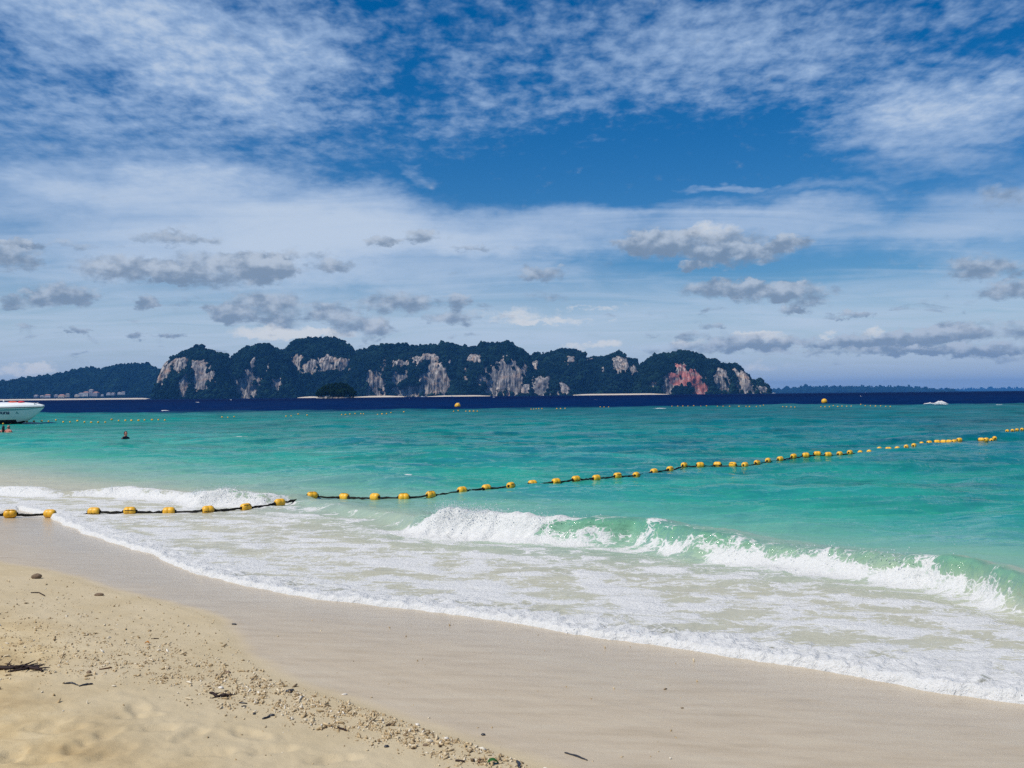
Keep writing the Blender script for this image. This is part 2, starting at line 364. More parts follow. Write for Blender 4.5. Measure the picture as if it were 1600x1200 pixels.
# ------------------------------------------------------------------ sand sheet
def polar_sheet(rs, ths):
    Rg, Tg = np.meshgrid(rs, ths, indexing='ij')
    return Rg * np.sin(Tg), Rg * np.cos(Tg)
def build_sand():
    rs = [0.05, 0.5, 1.0, 1.6, 2.2]; r = 2.6
    while r < 16: rs.append(r); r += max(0.02, 0.0045 * r)
    while r < 400: rs.append(r); r *= 1.12
    fine = np.arange(-0.66, 0.66, 0.0026)
    ths = np.concatenate([np.linspace(-math.pi, -0.66, 40, endpoint=False), fine, np.linspace(0.66, math.pi, 40, endpoint=False)])
    X, Y = polar_sheet(np.array(rs), ths)
    x, y = X.ravel(), Y.ravel()
    z = sand_z(x, y) + prints_z(x, y)
    me = mesh_np('beach_sand', np.stack([x, y, z], -1), grid_faces(len(rs), len(ths), True)[:, ::-1])
    s = SS[0] * x + SS[1] * y; n = SN[0] * x + SN[1] * y
    fattr(me, 'wet', smooth(-0.05, 0.13, n - n_wet(s) + 0.05 * fbm(x * 3, y * 3, 3, 4)))
    fattr(me, 'damp', smooth(0.9, 0.2, n_wet(s) - n + 0.3 * fbm(x * 1.5, y * 1.5, 3, 8)))
    fattr(me, 'loose', smooth(0.9, 1.7, n_wet(s) - n + 0.35 * fbm(x * 1.2, y * 1.2, 3, 21)))
    fattr(me, 'sheen', smooth(2.2, -0.1, n_front(s) - n + 0.5 * fbm(s * 0.8, n * 1.6, 3, 31)))
    m, t, out = new_mat('sand')
    tc = t.n.new('ShaderNodeTexCoord').outputs['Object']
    mp = t.n.new('ShaderNodeMapping'); t.put(tc, mp.inputs[0]); mp.inputs['Rotation'].default_value = (0, 0, R(41)); mp.inputs['Scale'].default_value = (1, 4.5, 1)
    wetf, dampf, loosef, sheen = t.attr('wet'), t.attr('damp'), t.attr('loose'), t.attr('sheen')
    grain = t.noise(tc, 260, 3, 0.7); mott = t.noise(tc, 2.2, 6, 0.62); fleck = t.voronoi(tc, 85); mid = t.noise(tc, 14, 5, 0.65)
    dry = t.ramp(mott, [(0.30, (0.41, 0.295, 0.145)), (0.52, (0.55, 0.42, 0.225)), (0.72, (0.64, 0.515, 0.31))])
    dry = t.mix(t.step(mid, 0.56, 0.75, 0, 0.55), dry, (0.36, 0.24, 0.115))
    smoothc = t.ramp(mott, [(0.3, (0.50, 0.40, 0.24)), (0.7, (0.56, 0.46, 0.295))])
    dry = t.mix(loosef, smoothc, dry)
    wcol = t.ramp(t.noise(mp.outputs[0], 2.0, 6, 0.6), [(0.28, (0.45, 0.36, 0.24)), (0.5, (0.515, 0.42, 0.29)), (0.72, (0.55, 0.46, 0.325))])
    wcol = t.mix(t.step(t.voronoi(tc, 30), 0.10, 0.02, 0, 0.5), wcol, (0.55, 0.48, 0.38))
    col = t.mix(wetf, dry, wcol)
    col = t.mix(t.step(grain, 0.58, 0.74, 0, 0.30), col, (0.26, 0.19, 0.12))
    col = t.mix(t.step(grain, 0.40, 0.26, 0, 0.30), col, (0.80, 0.70, 0.55))
    h = t.math('ADD', t.math('MULTIPLY', grain, 0.35), t.math('MULTIPLY', mid, t.math('MULTIPLY_ADD', wetf, -0.9, 1.0)))
    rip = t.noise(mp.outputs[0], 9.0, 5, 0.6)
    b1 = t.bump(h, 0.55, 0.012); 
    b2 = t.bump(t.math('MULTIPLY', rip, wetf), 0.30, 0.006, b1)
    p = t.n.new('ShaderNodeBsdfPrincipled'); t.put(col, p.inputs['Base Color']); t.put(b2, p.inputs['Normal'])
    rgh = t.math('MULTIPLY_ADD', t.math('MULTIPLY', wetf, t.math('MULTIPLY_ADD', sheen, 0.5, 0.5)), -0.74, 0.92)
    t.put(rgh, p.inputs['Roughness']); t.put(t.math('MULTIPLY_ADD', wetf, 0.36, 0.14), p.inputs['Specular IOR Level'])
    t.l.new(p.outputs[0], out.inputs[0])
    o = link('beach', me, m, smooth_=True)
    tag(o, 'pale sandy beach, loose and tan at lower left, wet and smooth towards the surf', kind='structure')
build_sand()

# ------------------------------------------------------------------ sea
swells = []   # single swells: centre px, half length m, half width m, height m
for (x, y, L, wd, h) in [(150, 712, 3.4, .9, .16), (235, 722, 2.2, .7, .10), (60, 690, 4.0, 1.1, .12), (560, 752, 3.0, .8, .10), (1370, 733, 3.2, .8, .16), (1180, 770, 3.0, .8, .10), (1480, 790, 2.6, .7, .10),
                         (840, 665, 6, 1.6, .22), (1290, 660, 7, 1.8, .22), (420, 690, 5, 1.3, .14), (1000, 700, 4.5, 1.2, .14), (640, 690, 5, 1.2, .14), (1500, 690, 6, 1.4, .2), (760, 715, 4, 1, .12),
                         (900, 775, 2.5, .7, .07), (300, 730, 3, .8, .08)]:
    swells.append((on_plane(x, y, 0), L, wd, h))
def sea_level(X, Y, fine=True):
    """height of the water, foam coverage and thin-crest measure at ground points"""
    s = SS[0] * X + SS[1] * Y; n = SN[0] * X + SN[1] * Y; r = np.hypot(X, Y)
    nf = n_front(s) + 0.10 * fbm(s * 1.1, s * 0, 3, 41) + 0.035 * fbm(s * 6, s * 0, 3, 43)
    off = n - nf
    sc_ = s + 0.25 * fbm(s * .8, n * .8, 2, 44)
    nc = ip(crest, s, 1) + 0.07 * fbm(s * 2.3, n * 0.6, 3, 45); hc = ip(crest, sc_, 2); fc = ip(crest, sc_, 3)
    hc = 0.90 * hc * (1 + 0.30 * fbm(s * 2.6, s * 0, 3, 46)); fc = fc * (1 + 0.55 * fbm(s * 1.3, n * .5, 3, 47))
    q = n - nc
    deep = smooth(0.3, 7.0, off)
    # wind chop, crests lying across the view; each band fades out where the sheet can no longer carry it
    wx = X + 0.9 * fbm(X * .25, Y * .25, 2, 51); wy = Y + 1.6 * fbm(X * .12, Y * .2, 3, 52)
    z = 0.11 * deep * fbm(wx * 0.50, wy * 1.25, 3, 53) * smooth(90, 40, r)
    z = z + 0.20 * smooth(1.0, 12.0, off) * fbm(wx * 0.17, wy * 0.46, 3, 54) * smooth(220, 90, r)
    z = z + 0.34 * smooth(8.0, 40.0, off) * fbm(wx * 0.055, wy * 0.15, 3, 55) * smooth(500, 250, r)
    z = z + 0.022 * smooth(0.2, 3.0, off) * fbm(wx * 2.2, wy * 4.5, 3, 56) * smooth(45, 18, r)
    ang = math.radians(-14)
    for (c, L, wd, h) in swells:
        m = np.hypot(X - c[0], Y - c[1]) < L * 2.6
        if not m.any(): continue
        dx, dy = X[m] - c[0], Y[m] - c[1]
        u = dx * math.cos(ang) + dy * math.sin(ang); v = -dx * math.sin(ang) + dy * math.cos(ang) + 0.12 * u * u / L
        v = v + 0.35 * wd * fbm(u * .5, v * .3, 2, 60)
        z[m] += h * np.exp(-(u / L) ** 2) * np.exp(-(v / np.where(v < 0, wd * .55, wd * 1.5)) ** 2)
    # breaker: steep towards the shore, long gentle back
    wf = 0.12 + 0.30 * hc; wb = 0.5 + 1.3 * hc
    prof = np.where(q < 0, np.exp(-np.abs(q / wf) ** 2.4), np.exp(-np.abs(q / wb) ** 1.6))
    zb = hc * prof
    trough = -0.05 * np.exp(-((q + 2.6 * wf) / (wf * 1.5)) ** 2) * (hc / 0.35)
    sandz = sand_z(X, Y, False)
    film = 0.016 + 0.03 * smooth(0.0, 1.2, off) + 0.01 * fbm(s * 3, n * 3, 2, 70) * smooth(0, 1, off)
    z = np.maximum(z, sandz + film)
    z = z + (zb + trough) * smooth(0.3, 1.2, off)
    # foam coverage
    run = np.clip(off / np.maximum(nc - nf, 0.3), 0, 2)
    rim = smooth(0.85 + .55 * fbm(s * 1.7, s * 0, 3, 48), 0.05, off)
    body = 0.60 - 0.18 * smooth(0.3, 0.95, run)
    body = body + 0.55 * fbm(s * 0.7, n * 1.9, 3, 71)
    body = np.where(run < 1.0, body, 0)
    body = body * smooth(1.02, 0.90, run + 0.06 * fbm(s, n, 2, 72))
    fr = np.where(q < 0, smooth(-3.1 * wf, -1.3 * wf, q), smooth(0.32 + 0.3 * fbm(s * 2, n * 3, 2, 73), 0.02, q)) * fc
    low = 0.42 * smooth(0.75, 0.3, prof) * (q < 0) * smooth(.15, .4, fc) * smooth(-3.4 * wf, -2.0 * wf, q)
    wash = 0.25 * np.exp(-((q - 0.5) / 0.5) ** 2) * smooth(.85, 1.05, fc)
    foam = np.maximum.reduce([body, fr + low, 1.05 * rim, wash])
    # a few whitecaps far out
    caps = fbm(X * 0.22, Y * 0.07, 3, 80)
    foam = np.where(r > 60, np.maximum(foam, 1.1 * smooth(0.56, 0.66, caps)), foam)
    for (px, py, L, W) in [(1461, 631.5, 1.0, 3.6), (1561, 631.8, 0.4, 1.0), (1483, 632.5, 0.7, 0.5), (1075, 641.5, .7, .8), (375, 683, .7, .35), (1032, 637, .8, .8), (637, 738, .12, .12), (375, 681, .3, .3), (258, 641, .5, .8)]:
        c = on_plane(px, py, 0.1); d = np.sqrt(((X - c[0]) / L) ** 2 + ((Y - c[1]) / W) ** 2) + 0.25 * fbm(X * 3 / L, Y * 3 / W, 2, 81) * 1.0
        foam = np.maximum(foam, 1.2 * smooth(1.15, 0.7, d)); z = z + (0.45 if px == 1461 else 0.14 * min(L, 1)) * smooth(1.2, 0.3, d)
    lumps = 0.0
    if fine:
        dens = np.clip(foam, 0, 1.1)
        near = smooth(24, 12, r)
        bub = np.abs(fbm(s * 7, n * 4, 2, 90)) + 0.35 * np.abs(fbm(s * 18, n * 14, 2, 91)) * smooth(9, 6, r)
        lumps = near * (0.034 * rim * (0.5 + 1.3 * bub) + 0.075 * np.clip(fr, 0, 1.2) * smooth(0.45, .9, fc) * (1.3 * np.abs(fbm(s * 6.5, n * 1.6, 2, 92)) + .4 * bub - 0.15) + 0.012 * dens * bub * (run < 1))
        z = z + lumps
    inside = smooth(-0.03, 0.03, off)
    z = np.where(off < 0.03, sandz - 0.06 * (1 - inside) + 0.0 + (z - sandz) * inside, z)
    thin = prof * smooth(0.12, 0.3, hc) * smooth(.35, -.1, q)
    return z, foam, thin, off, prof, q, s, n, r, hc, fc
def build_sea():
    rs = []; r = 3.4
    while r < 20: rs.append(r); r += max(0.021, 0.0034 * r)
    while r < 700: rs.append(r); r += 0.00018 * r * r
    while r < 70000: rs.append(r); r *= 1.18
    fine = np.arange(-0.60, 0.60, 0.00150)
    ths = np.concatenate([np.linspace(-1.25, -0.60, 60, endpoint=False), fine, np.linspace(0.60, 1.25, 60)])
    X, Y = polar_sheet(np.array(rs), ths); x, y = X.ravel(), Y.ravel()
    z, foam, thin, off, prof, q, s, n, r, hc, fc = sea_level(x, y)
    # the crest throws forward
    push = 0.30 * hc * prof ** 2 * (q < 0.25) * smooth(.15, .35, hc)
    xx = x - SN[0] * push; yy = y - SN[1] * push
    me = mesh_np('sea', np.stack([xx, yy, z], -1), grid_faces(len(rs), len(ths))[:, ::-1])
    fattr(me, 'foam', foam); fattr(me, 'thin', thin)
    fattr(me, 'depth', np.clip(off * SLOPE * 1.0, 0, 3))
    # colour of the water over its bed: pale over clean sand, turquoise, teal, then a sharp drop to weed and deep water
    az = np.arctan2(x, y)
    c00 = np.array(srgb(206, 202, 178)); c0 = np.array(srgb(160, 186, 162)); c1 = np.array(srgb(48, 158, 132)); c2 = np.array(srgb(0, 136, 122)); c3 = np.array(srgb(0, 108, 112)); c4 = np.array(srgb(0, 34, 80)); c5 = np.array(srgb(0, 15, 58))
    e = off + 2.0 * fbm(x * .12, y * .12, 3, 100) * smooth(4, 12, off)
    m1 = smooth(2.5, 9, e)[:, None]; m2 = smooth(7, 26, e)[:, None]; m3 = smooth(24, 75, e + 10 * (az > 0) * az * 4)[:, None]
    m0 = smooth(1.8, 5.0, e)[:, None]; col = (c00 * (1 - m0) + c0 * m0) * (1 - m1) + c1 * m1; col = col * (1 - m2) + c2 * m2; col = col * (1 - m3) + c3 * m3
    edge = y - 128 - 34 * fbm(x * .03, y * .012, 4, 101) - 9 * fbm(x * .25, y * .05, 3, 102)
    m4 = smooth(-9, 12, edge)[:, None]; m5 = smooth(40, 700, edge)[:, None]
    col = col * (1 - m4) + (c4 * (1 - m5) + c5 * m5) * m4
    patch = np.clip(0.5 + 0.9 * fbm(x * .035, y * .06, 4, 103), 0, 1)[:, None] * (m2 * (1 - m4))
    col = col * (1 - 0.28 * patch)
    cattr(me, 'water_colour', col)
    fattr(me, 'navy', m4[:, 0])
    fattr(me, 'far', smooth(8, 110, r))
    m, t, out = new_mat('sea_water')
    tc = t.n.new('ShaderNodeTexCoord').outputs['Object']
    foamA, thinA, depA, far = t.attr('foam'), t.attr('thin'), t.attr('depth'), t.attr('far')
    wc = t.attr('water_colour', 'Color')
    mp = t.n.new('ShaderNodeMapping'); t.put(tc, mp.inputs[0]); mp.inputs['Rotation'].default_value = (0, 0, R(35)); mp.inputs['Scale'].default_value = (1.0, 1.7, 1.0)
    # ripples at three sizes
    w1 = t.noise(t.vec('MULTIPLY', tc, (0.8, 1.9, 1)), 1.0, 6, 0.6, 0.4)
    w2 = t.noise(t.vec('MULTIPLY', tc, (0.14, 0.40, 1)), 1.0, 5, 0.6, 0.4)
    w3 = t.noise(t.vec('MULTIPLY', tc, (0.03, 0.085, 1)), 1.0, 5, 0.62, 0.3)
    hgt = t.math('ADD', t.math('MULTIPLY', w1, t.math('MULTIPLY_ADD', far, -0.05, 0.16)), t.math('MULTIPLY', w2, t.math('MULTIPLY_ADD', far, 0.9, 0.30)))
    hgt = t.math('ADD', hgt, t.math('MULTIPLY', w3, t.math('MULTIPLY', far, 3.0)))
    bn = t.bump(hgt, 0.75, 1.0)
    bed_chop = t.noise(t.vec('MULTIPLY', tc, (0.22, 0.42, 1)), 1.0, 9, 0.72, 0.6)
    shade = t.ramp(bed_chop, [(0.34, 0.50), (0.46, 0.84), (0.54, 1.0), (0.68, 1.28)])  # bed patches, plus light and dark of the chop painted into the water colour
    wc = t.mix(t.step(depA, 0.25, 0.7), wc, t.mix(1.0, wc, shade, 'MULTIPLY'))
    body = t.node('ShaderNodeBsdfDiffuse', Color=t.mix(t.math('MULTIPLY', thinA, 0.75), wc, srgb(96, 190, 150)), Normal=bn)  # thin crests painted lighter green for the light coming through them
    trl = t.node('ShaderNodeBsdfTranslucent', Color=srgb(110, 205, 165), Normal=bn)
    bt = t.n.new('ShaderNodeMixShader'); t.put(t.math('MULTIPLY', thinA, 0.35), bt.inputs[0]); t.l.new(body.outputs[0], bt.inputs[1]); t.l.new(trl.outputs[0], bt.inputs[2])
    clear = t.node('ShaderNodeBsdfTransparent', Color=(0.86, 0.93, 0.84, 1))
    opac = t.math('MAXIMUM', t.math('ADD', t.step(depA, 0.0, 0.025, 0.20, 0.72), t.step(depA, 0.1, 0.36, 0.0, 0.28)), thinA)
    mx = t.n.new('ShaderNodeMixShader'); t.put(opac, mx.inputs[0]); t.l.new(clear.outputs[0], mx.inputs[1]); t.l.new(bt.outputs[0], mx.inputs[2])
    gl = t.node('ShaderNodeBsdfGlossy', Roughness=t.math('MULTIPLY_ADD', far, 0.16, 0.06), Normal=bn); gl.inputs['Color'].default_value = (1, 1, 1, 1)
    fr = t.n.new('ShaderNodeFresnel'); fr.inputs['IOR'].default_value = 1.33; t.put(bn, fr.inputs['Normal'])
    gust = t.noise(t.vec('MULTIPLY', tc, (0.20, 0.26, 1)), 1.0, 9, 0.68, 0.8)
    gust2 = t.noise(t.vec('MULTIPLY', tc, (0.035, 0.022, 1)), 1.0, 4, 0.6, 0.5)
    gm = t.step(t.math('MULTIPLY_ADD', gust2, 0.45, t.math('MULTIPLY', gust, 0.75)), 0.44, 0.76, 0.55, 1.35)
    ff = t.math('MULTIPLY', t.math('MULTIPLY', fr.outputs[0], t.math('MULTIPLY', t.math('MULTIPLY', t.step(depA, 0.05, 0.45, 0.40, 1.0), t.math('MULTIPLY_ADD', far, -0.26, 0.44)), t.math('MULTIPLY_ADD', t.attr('navy'), -0.85, 1.0))), gm)
    ws = t.n.new('ShaderNodeMixShader'); t.put(ff, ws.inputs[0]); t.l.new(mx.outputs[0], ws.inputs[1]); t.l.new(gl.outputs[0], ws.inputs[2])
    # foam: ragged sheets breaking into lace
    wv = t.noise(mp.outputs[0], 1.6, 4, 0.6, out=1)
    fv = t.vec('ADD', mp.outputs[0], t.vec('MULTIPLY_ADD', wv, (0.7, 0.7, 0), (-0.35, -0.35, 0)))
    f1 = t.noise(fv, 1.9, 8, 0.58, 0.25)
    lace = t.voronoi(fv, 4.2, 'DISTANCE_TO_EDGE'); lace2 = t.voronoi(fv, 11.0, 'DISTANCE_TO_EDGE')
    l1 = t.step(lace, 0.10, 0.0); l2 = t.step(lace2, 0.12, 0.0)
    dens = t.math('MULTIPLY_ADD', foamA, 1.18, -0.58)
    dens = t.math('ADD', dens, t.math('MULTIPLY', t.math('SUBTRACT', f1, 0.5), 3.0))
    dens = t.math('ADD', dens, t.math('ADD', t.math('MULTIPLY', l1, 0.24), t.math('MULTIPLY', l2, 0.22)))
    gate = t.step(foamA, 0.02, 0.18)
    fm = t.math('MULTIPLY', t.step(dens, 0.06, 0.32), gate)
    fcol = t.ramp(t.noise(tc, 24, 4, 0.6), [(0.25, (0.80, 0.80, 0.77)), (0.7, (0.92, 0.91, 0.88))])
    fb = t.bump(t.math('ADD', t.math('MULTIPLY', t.noise(tc, 38, 4, 0.7), 0.035), t.math('MULTIPLY', f1, 0.14)), 0.9, 0.7)
    fd = t.node('ShaderNodeBsdfDiffuse', Color=fcol, Normal=fb); ft = t.node('ShaderNodeBsdfTranslucent', Color=(0.8, 0.86, 0.85, 1), Normal=fb)
    fs = t.n.new('ShaderNodeMixShader'); fs.inputs[0].default_value = 0.22; t.l.new(fd.outputs[0], fs.inputs[1]); t.l.new(ft.outputs[0], fs.inputs[2])
    fin = t.n.new('ShaderNodeMixShader'); t.put(t.math('MULTIPLY', fm, 0.97), fin.inputs[0]); t.l.new(ws.outputs[0], fin.inputs[1]); t.l.new(fs.outputs[0], fin.inputs[2])
    t.l.new(fin.outputs[0], out.inputs[0])
    o = link('sea', me, m, smooth_=True)
    tag(o, 'turquoise sea with foaming surf at the beach and a navy band below the horizon', kind='structure')
    return x, y, z, foam, prof, q, hc, fc, s, n
SEA = build_sea()
def water_z(X, Y):
    return float(sea_level(np.array([X], float), np.array([Y], float), False)[0][0])

def build_spray():
    x, y, z, foam, prof, q, hc, fc, s, n = SEA
    r = np.hypot(x, y)
    inview = (np.abs(np.arctan2(x, y)) < 0.6) & (r < 24)
    area = r * r * 0.004                                    # rough footprint of each sheet cell
    w = inview * area * np.clip(fc - 0.30, 0, 1) ** 1.5 * (hc > .14) * ((prof > 0.62) & (q < 0.10)) * (0.4 + hc * 2)
    w2 = w * np.clip(0.35 + 1.5 * fbm(s * 3.5, n * 2, 2, 120), 0, 2)
    idx = rng.choice(len(x), 8000, p=w2 / w2.sum())
    p = np.stack([x[idx], y[idx], z[idx]], -1); h = hc[idx]
    up = rng.exponential(0.20, len(idx)) * h * 0.75
    p[:, 2] += up - 0.02
    sh = rng.normal(0.05, 0.10, len(idx)) + up * 0.5
    p[:, 0] -= SN[0] * sh; p[:, 1] -= SN[1] * sh; p[:, :2] += rng.normal(0, 0.02, (len(idx), 2))
    size = np.clip(rng.lognormal(-5.75, 0.45, len(idx)), 0.0012, 0.008) * (1 - 0.5 * np.clip(up / 0.4, 0, 1))
    scl = size[:, None] * rng.uniform(0.6, 1.5, (len(idx), 3))
    # front rim froth on the beach
    w3 = inview * area * (foam > 1.0) * (hc > 0) * (np.abs(n - n_front(s) - 0.12) < 0.25)
    i3 = rng.choice(len(x), 1500, p=w3 / w3.sum())
    p3 = np.stack([x[i3], y[i3], z[i3] + rng.uniform(-0.004, 0.012, len(i3))], -1); p3[:, :2] += rng.normal(0, 0.012, (len(i3), 2))
    s3 = np.clip(rng.lognormal(-5.8, 0.35, len(i3)), 0.0015, 0.006)[:, None] * rng.uniform(0.7, 1.4, (len(i3), 3))
    octa = (np.array([[1, 0, 0], [-1, 0, 0], [0, 1, 0], [0, -1, 0], [0, 0, 1], [0, 0, -1]], float),
            np.array([[0, 2, 4], [2, 1, 4], [1, 3, 4], [3, 0, 4], [2, 0, 5], [1, 2, 5], [3, 1, 5], [0, 3, 5]]))
    V, Fc = scatter(octa, np.concatenate([p, p3]), np.concatenate([scl, s3]))
    me = mesh_np('spray', V, Fc)
    m, t, out = new_mat('spray_white')
    d = t.node('ShaderNodeBsdfDiffuse'); d.inputs[0].default_value = (.88, .9, .9, 1); tr = t.node('ShaderNodeBsdfTranslucent'); tr.inputs[0].default_value = (.85, .9, .9, 1)
    mx = t.n.new('ShaderNodeMixShader'); mx.inputs[0].default_value = 0.6; t.l.new(d.outputs[0], mx.inputs[1]); t.l.new(tr.outputs[0], mx.inputs[2]); t.l.new(mx.outputs[0], out.inputs[0])
    tag(link('spray', me, m, smooth_=True), 'white spray and froth thrown up along the breaking waves', 'spray', kind='stuff')
build_spray()

# ------------------------------------------------------------------ far land
def foliage_mat(name, c_lo, c_hi):
    m, t, out = new_mat(name)
    tc = t.n.new('ShaderNodeTexCoord').outputs['Object']
    n = t.noise(tc, 0.022, 5, 0.65); n2 = t.noise(tc, 0.25, 4, 0.6)
    c = t.ramp(t.math('MULTIPLY_ADD', n2, 0.45, t.math('MULTIPLY', n, 0.55)), [(0.40, c_lo), (0.52, tuple((a + b) * .42 for a, b in zip(c_lo, c_hi))), (0.62, tuple(1.35 * b for b in c_hi))])
    d = t.node('ShaderNodeBsdfDiffuse', Color=c); t.l.new(d.outputs[0], out.inputs[0]); return m
FOL = foliage_mat('jungle', (0.0015, 0.006, 0.007), (0.012, 0.031, 0.022))
FOL_NEAR = foliage_mat('islet_leaves', (0.002, 0.007, 0.003), (0.020, 0.050, 0.012))
def rock_mat():
    m, t, out = new_mat('limestone')
    tc = t.n.new('ShaderNodeTexCoord').outputs['Object']
    cl, red, grey = t.attr('cliff'), t.attr('red'), t.attr('grey')
    st = t.noise(t.vec('MULTIPLY', tc, (0.22, 0.10, 0.028)), 1.0, 7, 0.68, 0.5)
    bl = t.noise(t.vec('MULTIPLY', tc, (0.04, 0.04, 0.05)), 1.0, 6, 0.65)
    c = t.ramp(st, [(0.37, (0.02, 0.025, 0.03)), (0.46, (0.12, 0.115, 0.11)), (0.54, (0.36, 0.32, 0.28)), (0.66, (0.60, 0.53, 0.45))])
    c = t.mix(t.step(bl, 0.50, 0.66, 0, 0.55), c, (0.52, 0.34, 0.22))
    rc = t.ramp(st, [(0.34, (0.05, 0.035, 0.04)), (0.46, (0.34, 0.11, 0.09)), (0.58, (0.56, 0.20, 0.16)), (0.75, (0.66, 0.46, 0.40))])
    c = t.mix(t.step(t.math('MULTIPLY_ADD', t.math('SUBTRACT', bl, 0.5), 3.2, red), 0.45, 0.95), c, rc)
    c = t.mix(t.math('MULTIPLY', grey, 0.6), c, t.mix(0.55, c, (0.16, 0.165, 0.18)))
    soil = t.ramp(bl, [(0.3, (0.003, 0.009, 0.008)), (0.7, (0.012, 0.028, 0.018))])
    c = t.mix(t.step(t.math('MULTIPLY_ADD', t.math('SUBTRACT', st, 0.5), 1.0, cl), 0.25, 0.6), soil, c)
    b = t.bump(st, 0.8, 6.0)
    d = t.node('ShaderNodeBsdfDiffuse', Color=c, Normal=b); t.l.new(d.outputs[0], out.inputs[0]); return m
ROCK = rock_mat()
BEACHW = plain('far_beach_sand', (0.62, 0.52, 0.38), 0.9, 0.1, 0.05)

def massif(name, label, sky, D, thick, cliffs=(), step=3.0, rows=44, clumps=3000, csize=(2.6, 6.5), fol=FOL, rough=1.0, seed=0):
    P = np.array([at_depth(x, y, D + 0.46 * thick) for (x, y) in sky]); xs, zs = P[:, 0], P[:, 2]
    xs = np.array([at_depth(x, y, D + 0.16 * thick)[0] for (x, y) in sky]); x0, x1 = xs.min(), xs.max()
    gx = np.arange(x0, x1 + step, step); S = np.interp(gx, xs, zs)
    S = S * (1 + 0.0) + rough * (4.0 * fbm(gx / 20, gx * 0, 4, seed + 200, .6) + 3.5 * np.tanh(5 * fbm(gx / 55, gx * 0, 2, seed + 205))); S = np.maximum(S, 1.0)
    endw = np.minimum(1, np.minimum(gx - x0, x1 - gx) / (0.12 * (x1 - x0)) + 0.15)
    wid = thick * (0.45 + 0.55 * np.sqrt(np.clip(endw, 0, 1))) * np.clip(S / S.max(), 0.25, 1) ** 0.5
    ts = np.concatenate([np.linspace(0, 1, rows), np.linspace(1, 2, 16)[1:]])
    T, GX = np.meshgrid(ts, gx, indexing='ij'); SS_ = np.broadcast_to(S, T.shape); W = np.broadcast_to(wid, T.shape)
    frontm = T <= 1
    cl = np.zeros(T.shape); red = np.zeros(T.shape); grey = np.zeros(T.shape)
    Z = np.where(frontm, T * SS_, (1 - (T - 1) ** 1.7) * SS_) - 2.0 * (T == 0) - 2 * (T == 2)
    for c in cliffs:
        (ax, ay), (bx, by) = c[0], c[1]; kind = c[2] if len(c) > 2 else 'p'
        A = at_depth(ax, ay, D + .12 * thick); B = at_depth(bx, by, D + .12 * thick)
        cx, cz = (A[0] + B[0]) / 2, (A[2] + B[2]) / 2; rx, rz = abs(B[0] - A[0]) / 2, abs(A[2] - B[2]) / 2
        u = (GX - cx) / rx; v = (Z - cz) / rz
        if kind == 't':                     # triangular: pointed at the top
            u = u / np.clip(0.16 + 0.5 * (1 - v), 0.12, 1.1)
        d = np.maximum(np.abs(u), np.abs(v)) * .6 + np.hypot(u, v) * .4
        e = smooth(1.25, 0.72, d + 0.95 * fbm(GX / 11, Z / 30, 4, seed + 210) ) * frontm
        cl = np.maximum(cl, e)
        if kind == 'r': red = np.maximum(red, e)
        if kind == 'g': grey = np.maximum(grey, e)
    if len(cliffs):
        oc = .75 * smooth(.22, .42, fbm(GX / 16 + .4 * fbm(GX / 30, Z / 30, 2, seed + 241), Z / 46, 4, seed + 240)) * smooth(.04, .12, T) * smooth(.88, .62, T) * frontm
        grey = np.maximum(grey, oc * (cl < .3)); cl = np.maximum(cl, oc * .9)
    lean = np.where(frontm, 0.50 * W * T ** 3.6, 0.50 * W + 0.50 * W * (T - 1))
    buttress = 22 * fbm(GX / 70, Z / 160, 3, seed + 220) + 9 * fbm(GX / 20, Z / 60, 3, seed + 221) + 3.5 * fbm(GX / 7, Z / 12, 3, seed + 222)
    Yg = D + lean + np.where(frontm, buttress * (0.35 + 0.65 * np.sin(np.pi * np.clip(T, 0, 1)) ** 0.5), buttress * np.clip(2 - T, 0, 1)) - 6 * cl * 0
    Yg = Yg + cl * 0.3 * lean * -1 + (1 - cl) * frontm * (-14) * (1 - T) ** 2
    V = np.stack([GX.ravel(), Yg.ravel(), Z.ravel()], -1)
    root = empty(name, (float((x0 + x1) / 2), D, 0.0)); tag(root, label, kind='structure')
    V = V - np.array([(x0 + x1) / 2, D, 0])
    me = mesh_np('cliff', V, grid_faces(len(ts), len(gx)))
    fattr(me, 'cliff', cl); fattr(me, 'red', red); fattr(me, 'grey', grey)
    ro = link('cliff', me, ROCK, root, smooth_=True)
    # forest clinging to everything that is not bare cliff
    k = len(gx)
    wgt = (np.where(frontm, 1.0, 0.35) * SS_ / S.max() * np.clip(1 - 1.25 * cl, 0.0, 1)).ravel()
    wgt = wgt * (Z.ravel() > 1.0); wgt[(T.ravel() > 0.93) & (T.ravel() < 1.15)] *= 2.2
    idx = rng.choice(len(wgt), clumps, p=wgt / wgt.sum())
    pos = V[idx] + rng.normal(0, step * 0.55, (clumps, 3)) * np.array([1, 1, .7])
    base = np.clip(rng.lognormal(math.log((csize[0] + csize[1]) * .42), .42, clumps), csize[0] * .6, csize[1] * 1.5) * (1 - 0.35 * cl.ravel()[idx])
    scl = base[:, None] * rng.uniform(0.7, 1.25, (clumps, 3))
    fv, ff = scatter(ICO1, pos, scl, 0.28)
    fm = mesh_np('forest', fv, ff); fo = link('forest', fm, fol, root, smooth_=False); fo['kind'] = 'stuff'
    return root
hor = lambda x: 625.2 - 0.0094 * x
massif('forested_hill', 'long low forested hill behind the resort at far left', [(-260, 621), (-150, 608), (-60, 600), (0, 597), (20, 592), (45, 587), (75, 585), (110, 578), (140, 577), (165, 568), (185, 572), (205, 571), (220, 578), (240, 582), (262, 588), (300, 600), (340, 620)],
       3600, 500, (), step=5, clumps=5200, csize=(3.5, 9), seed=1)
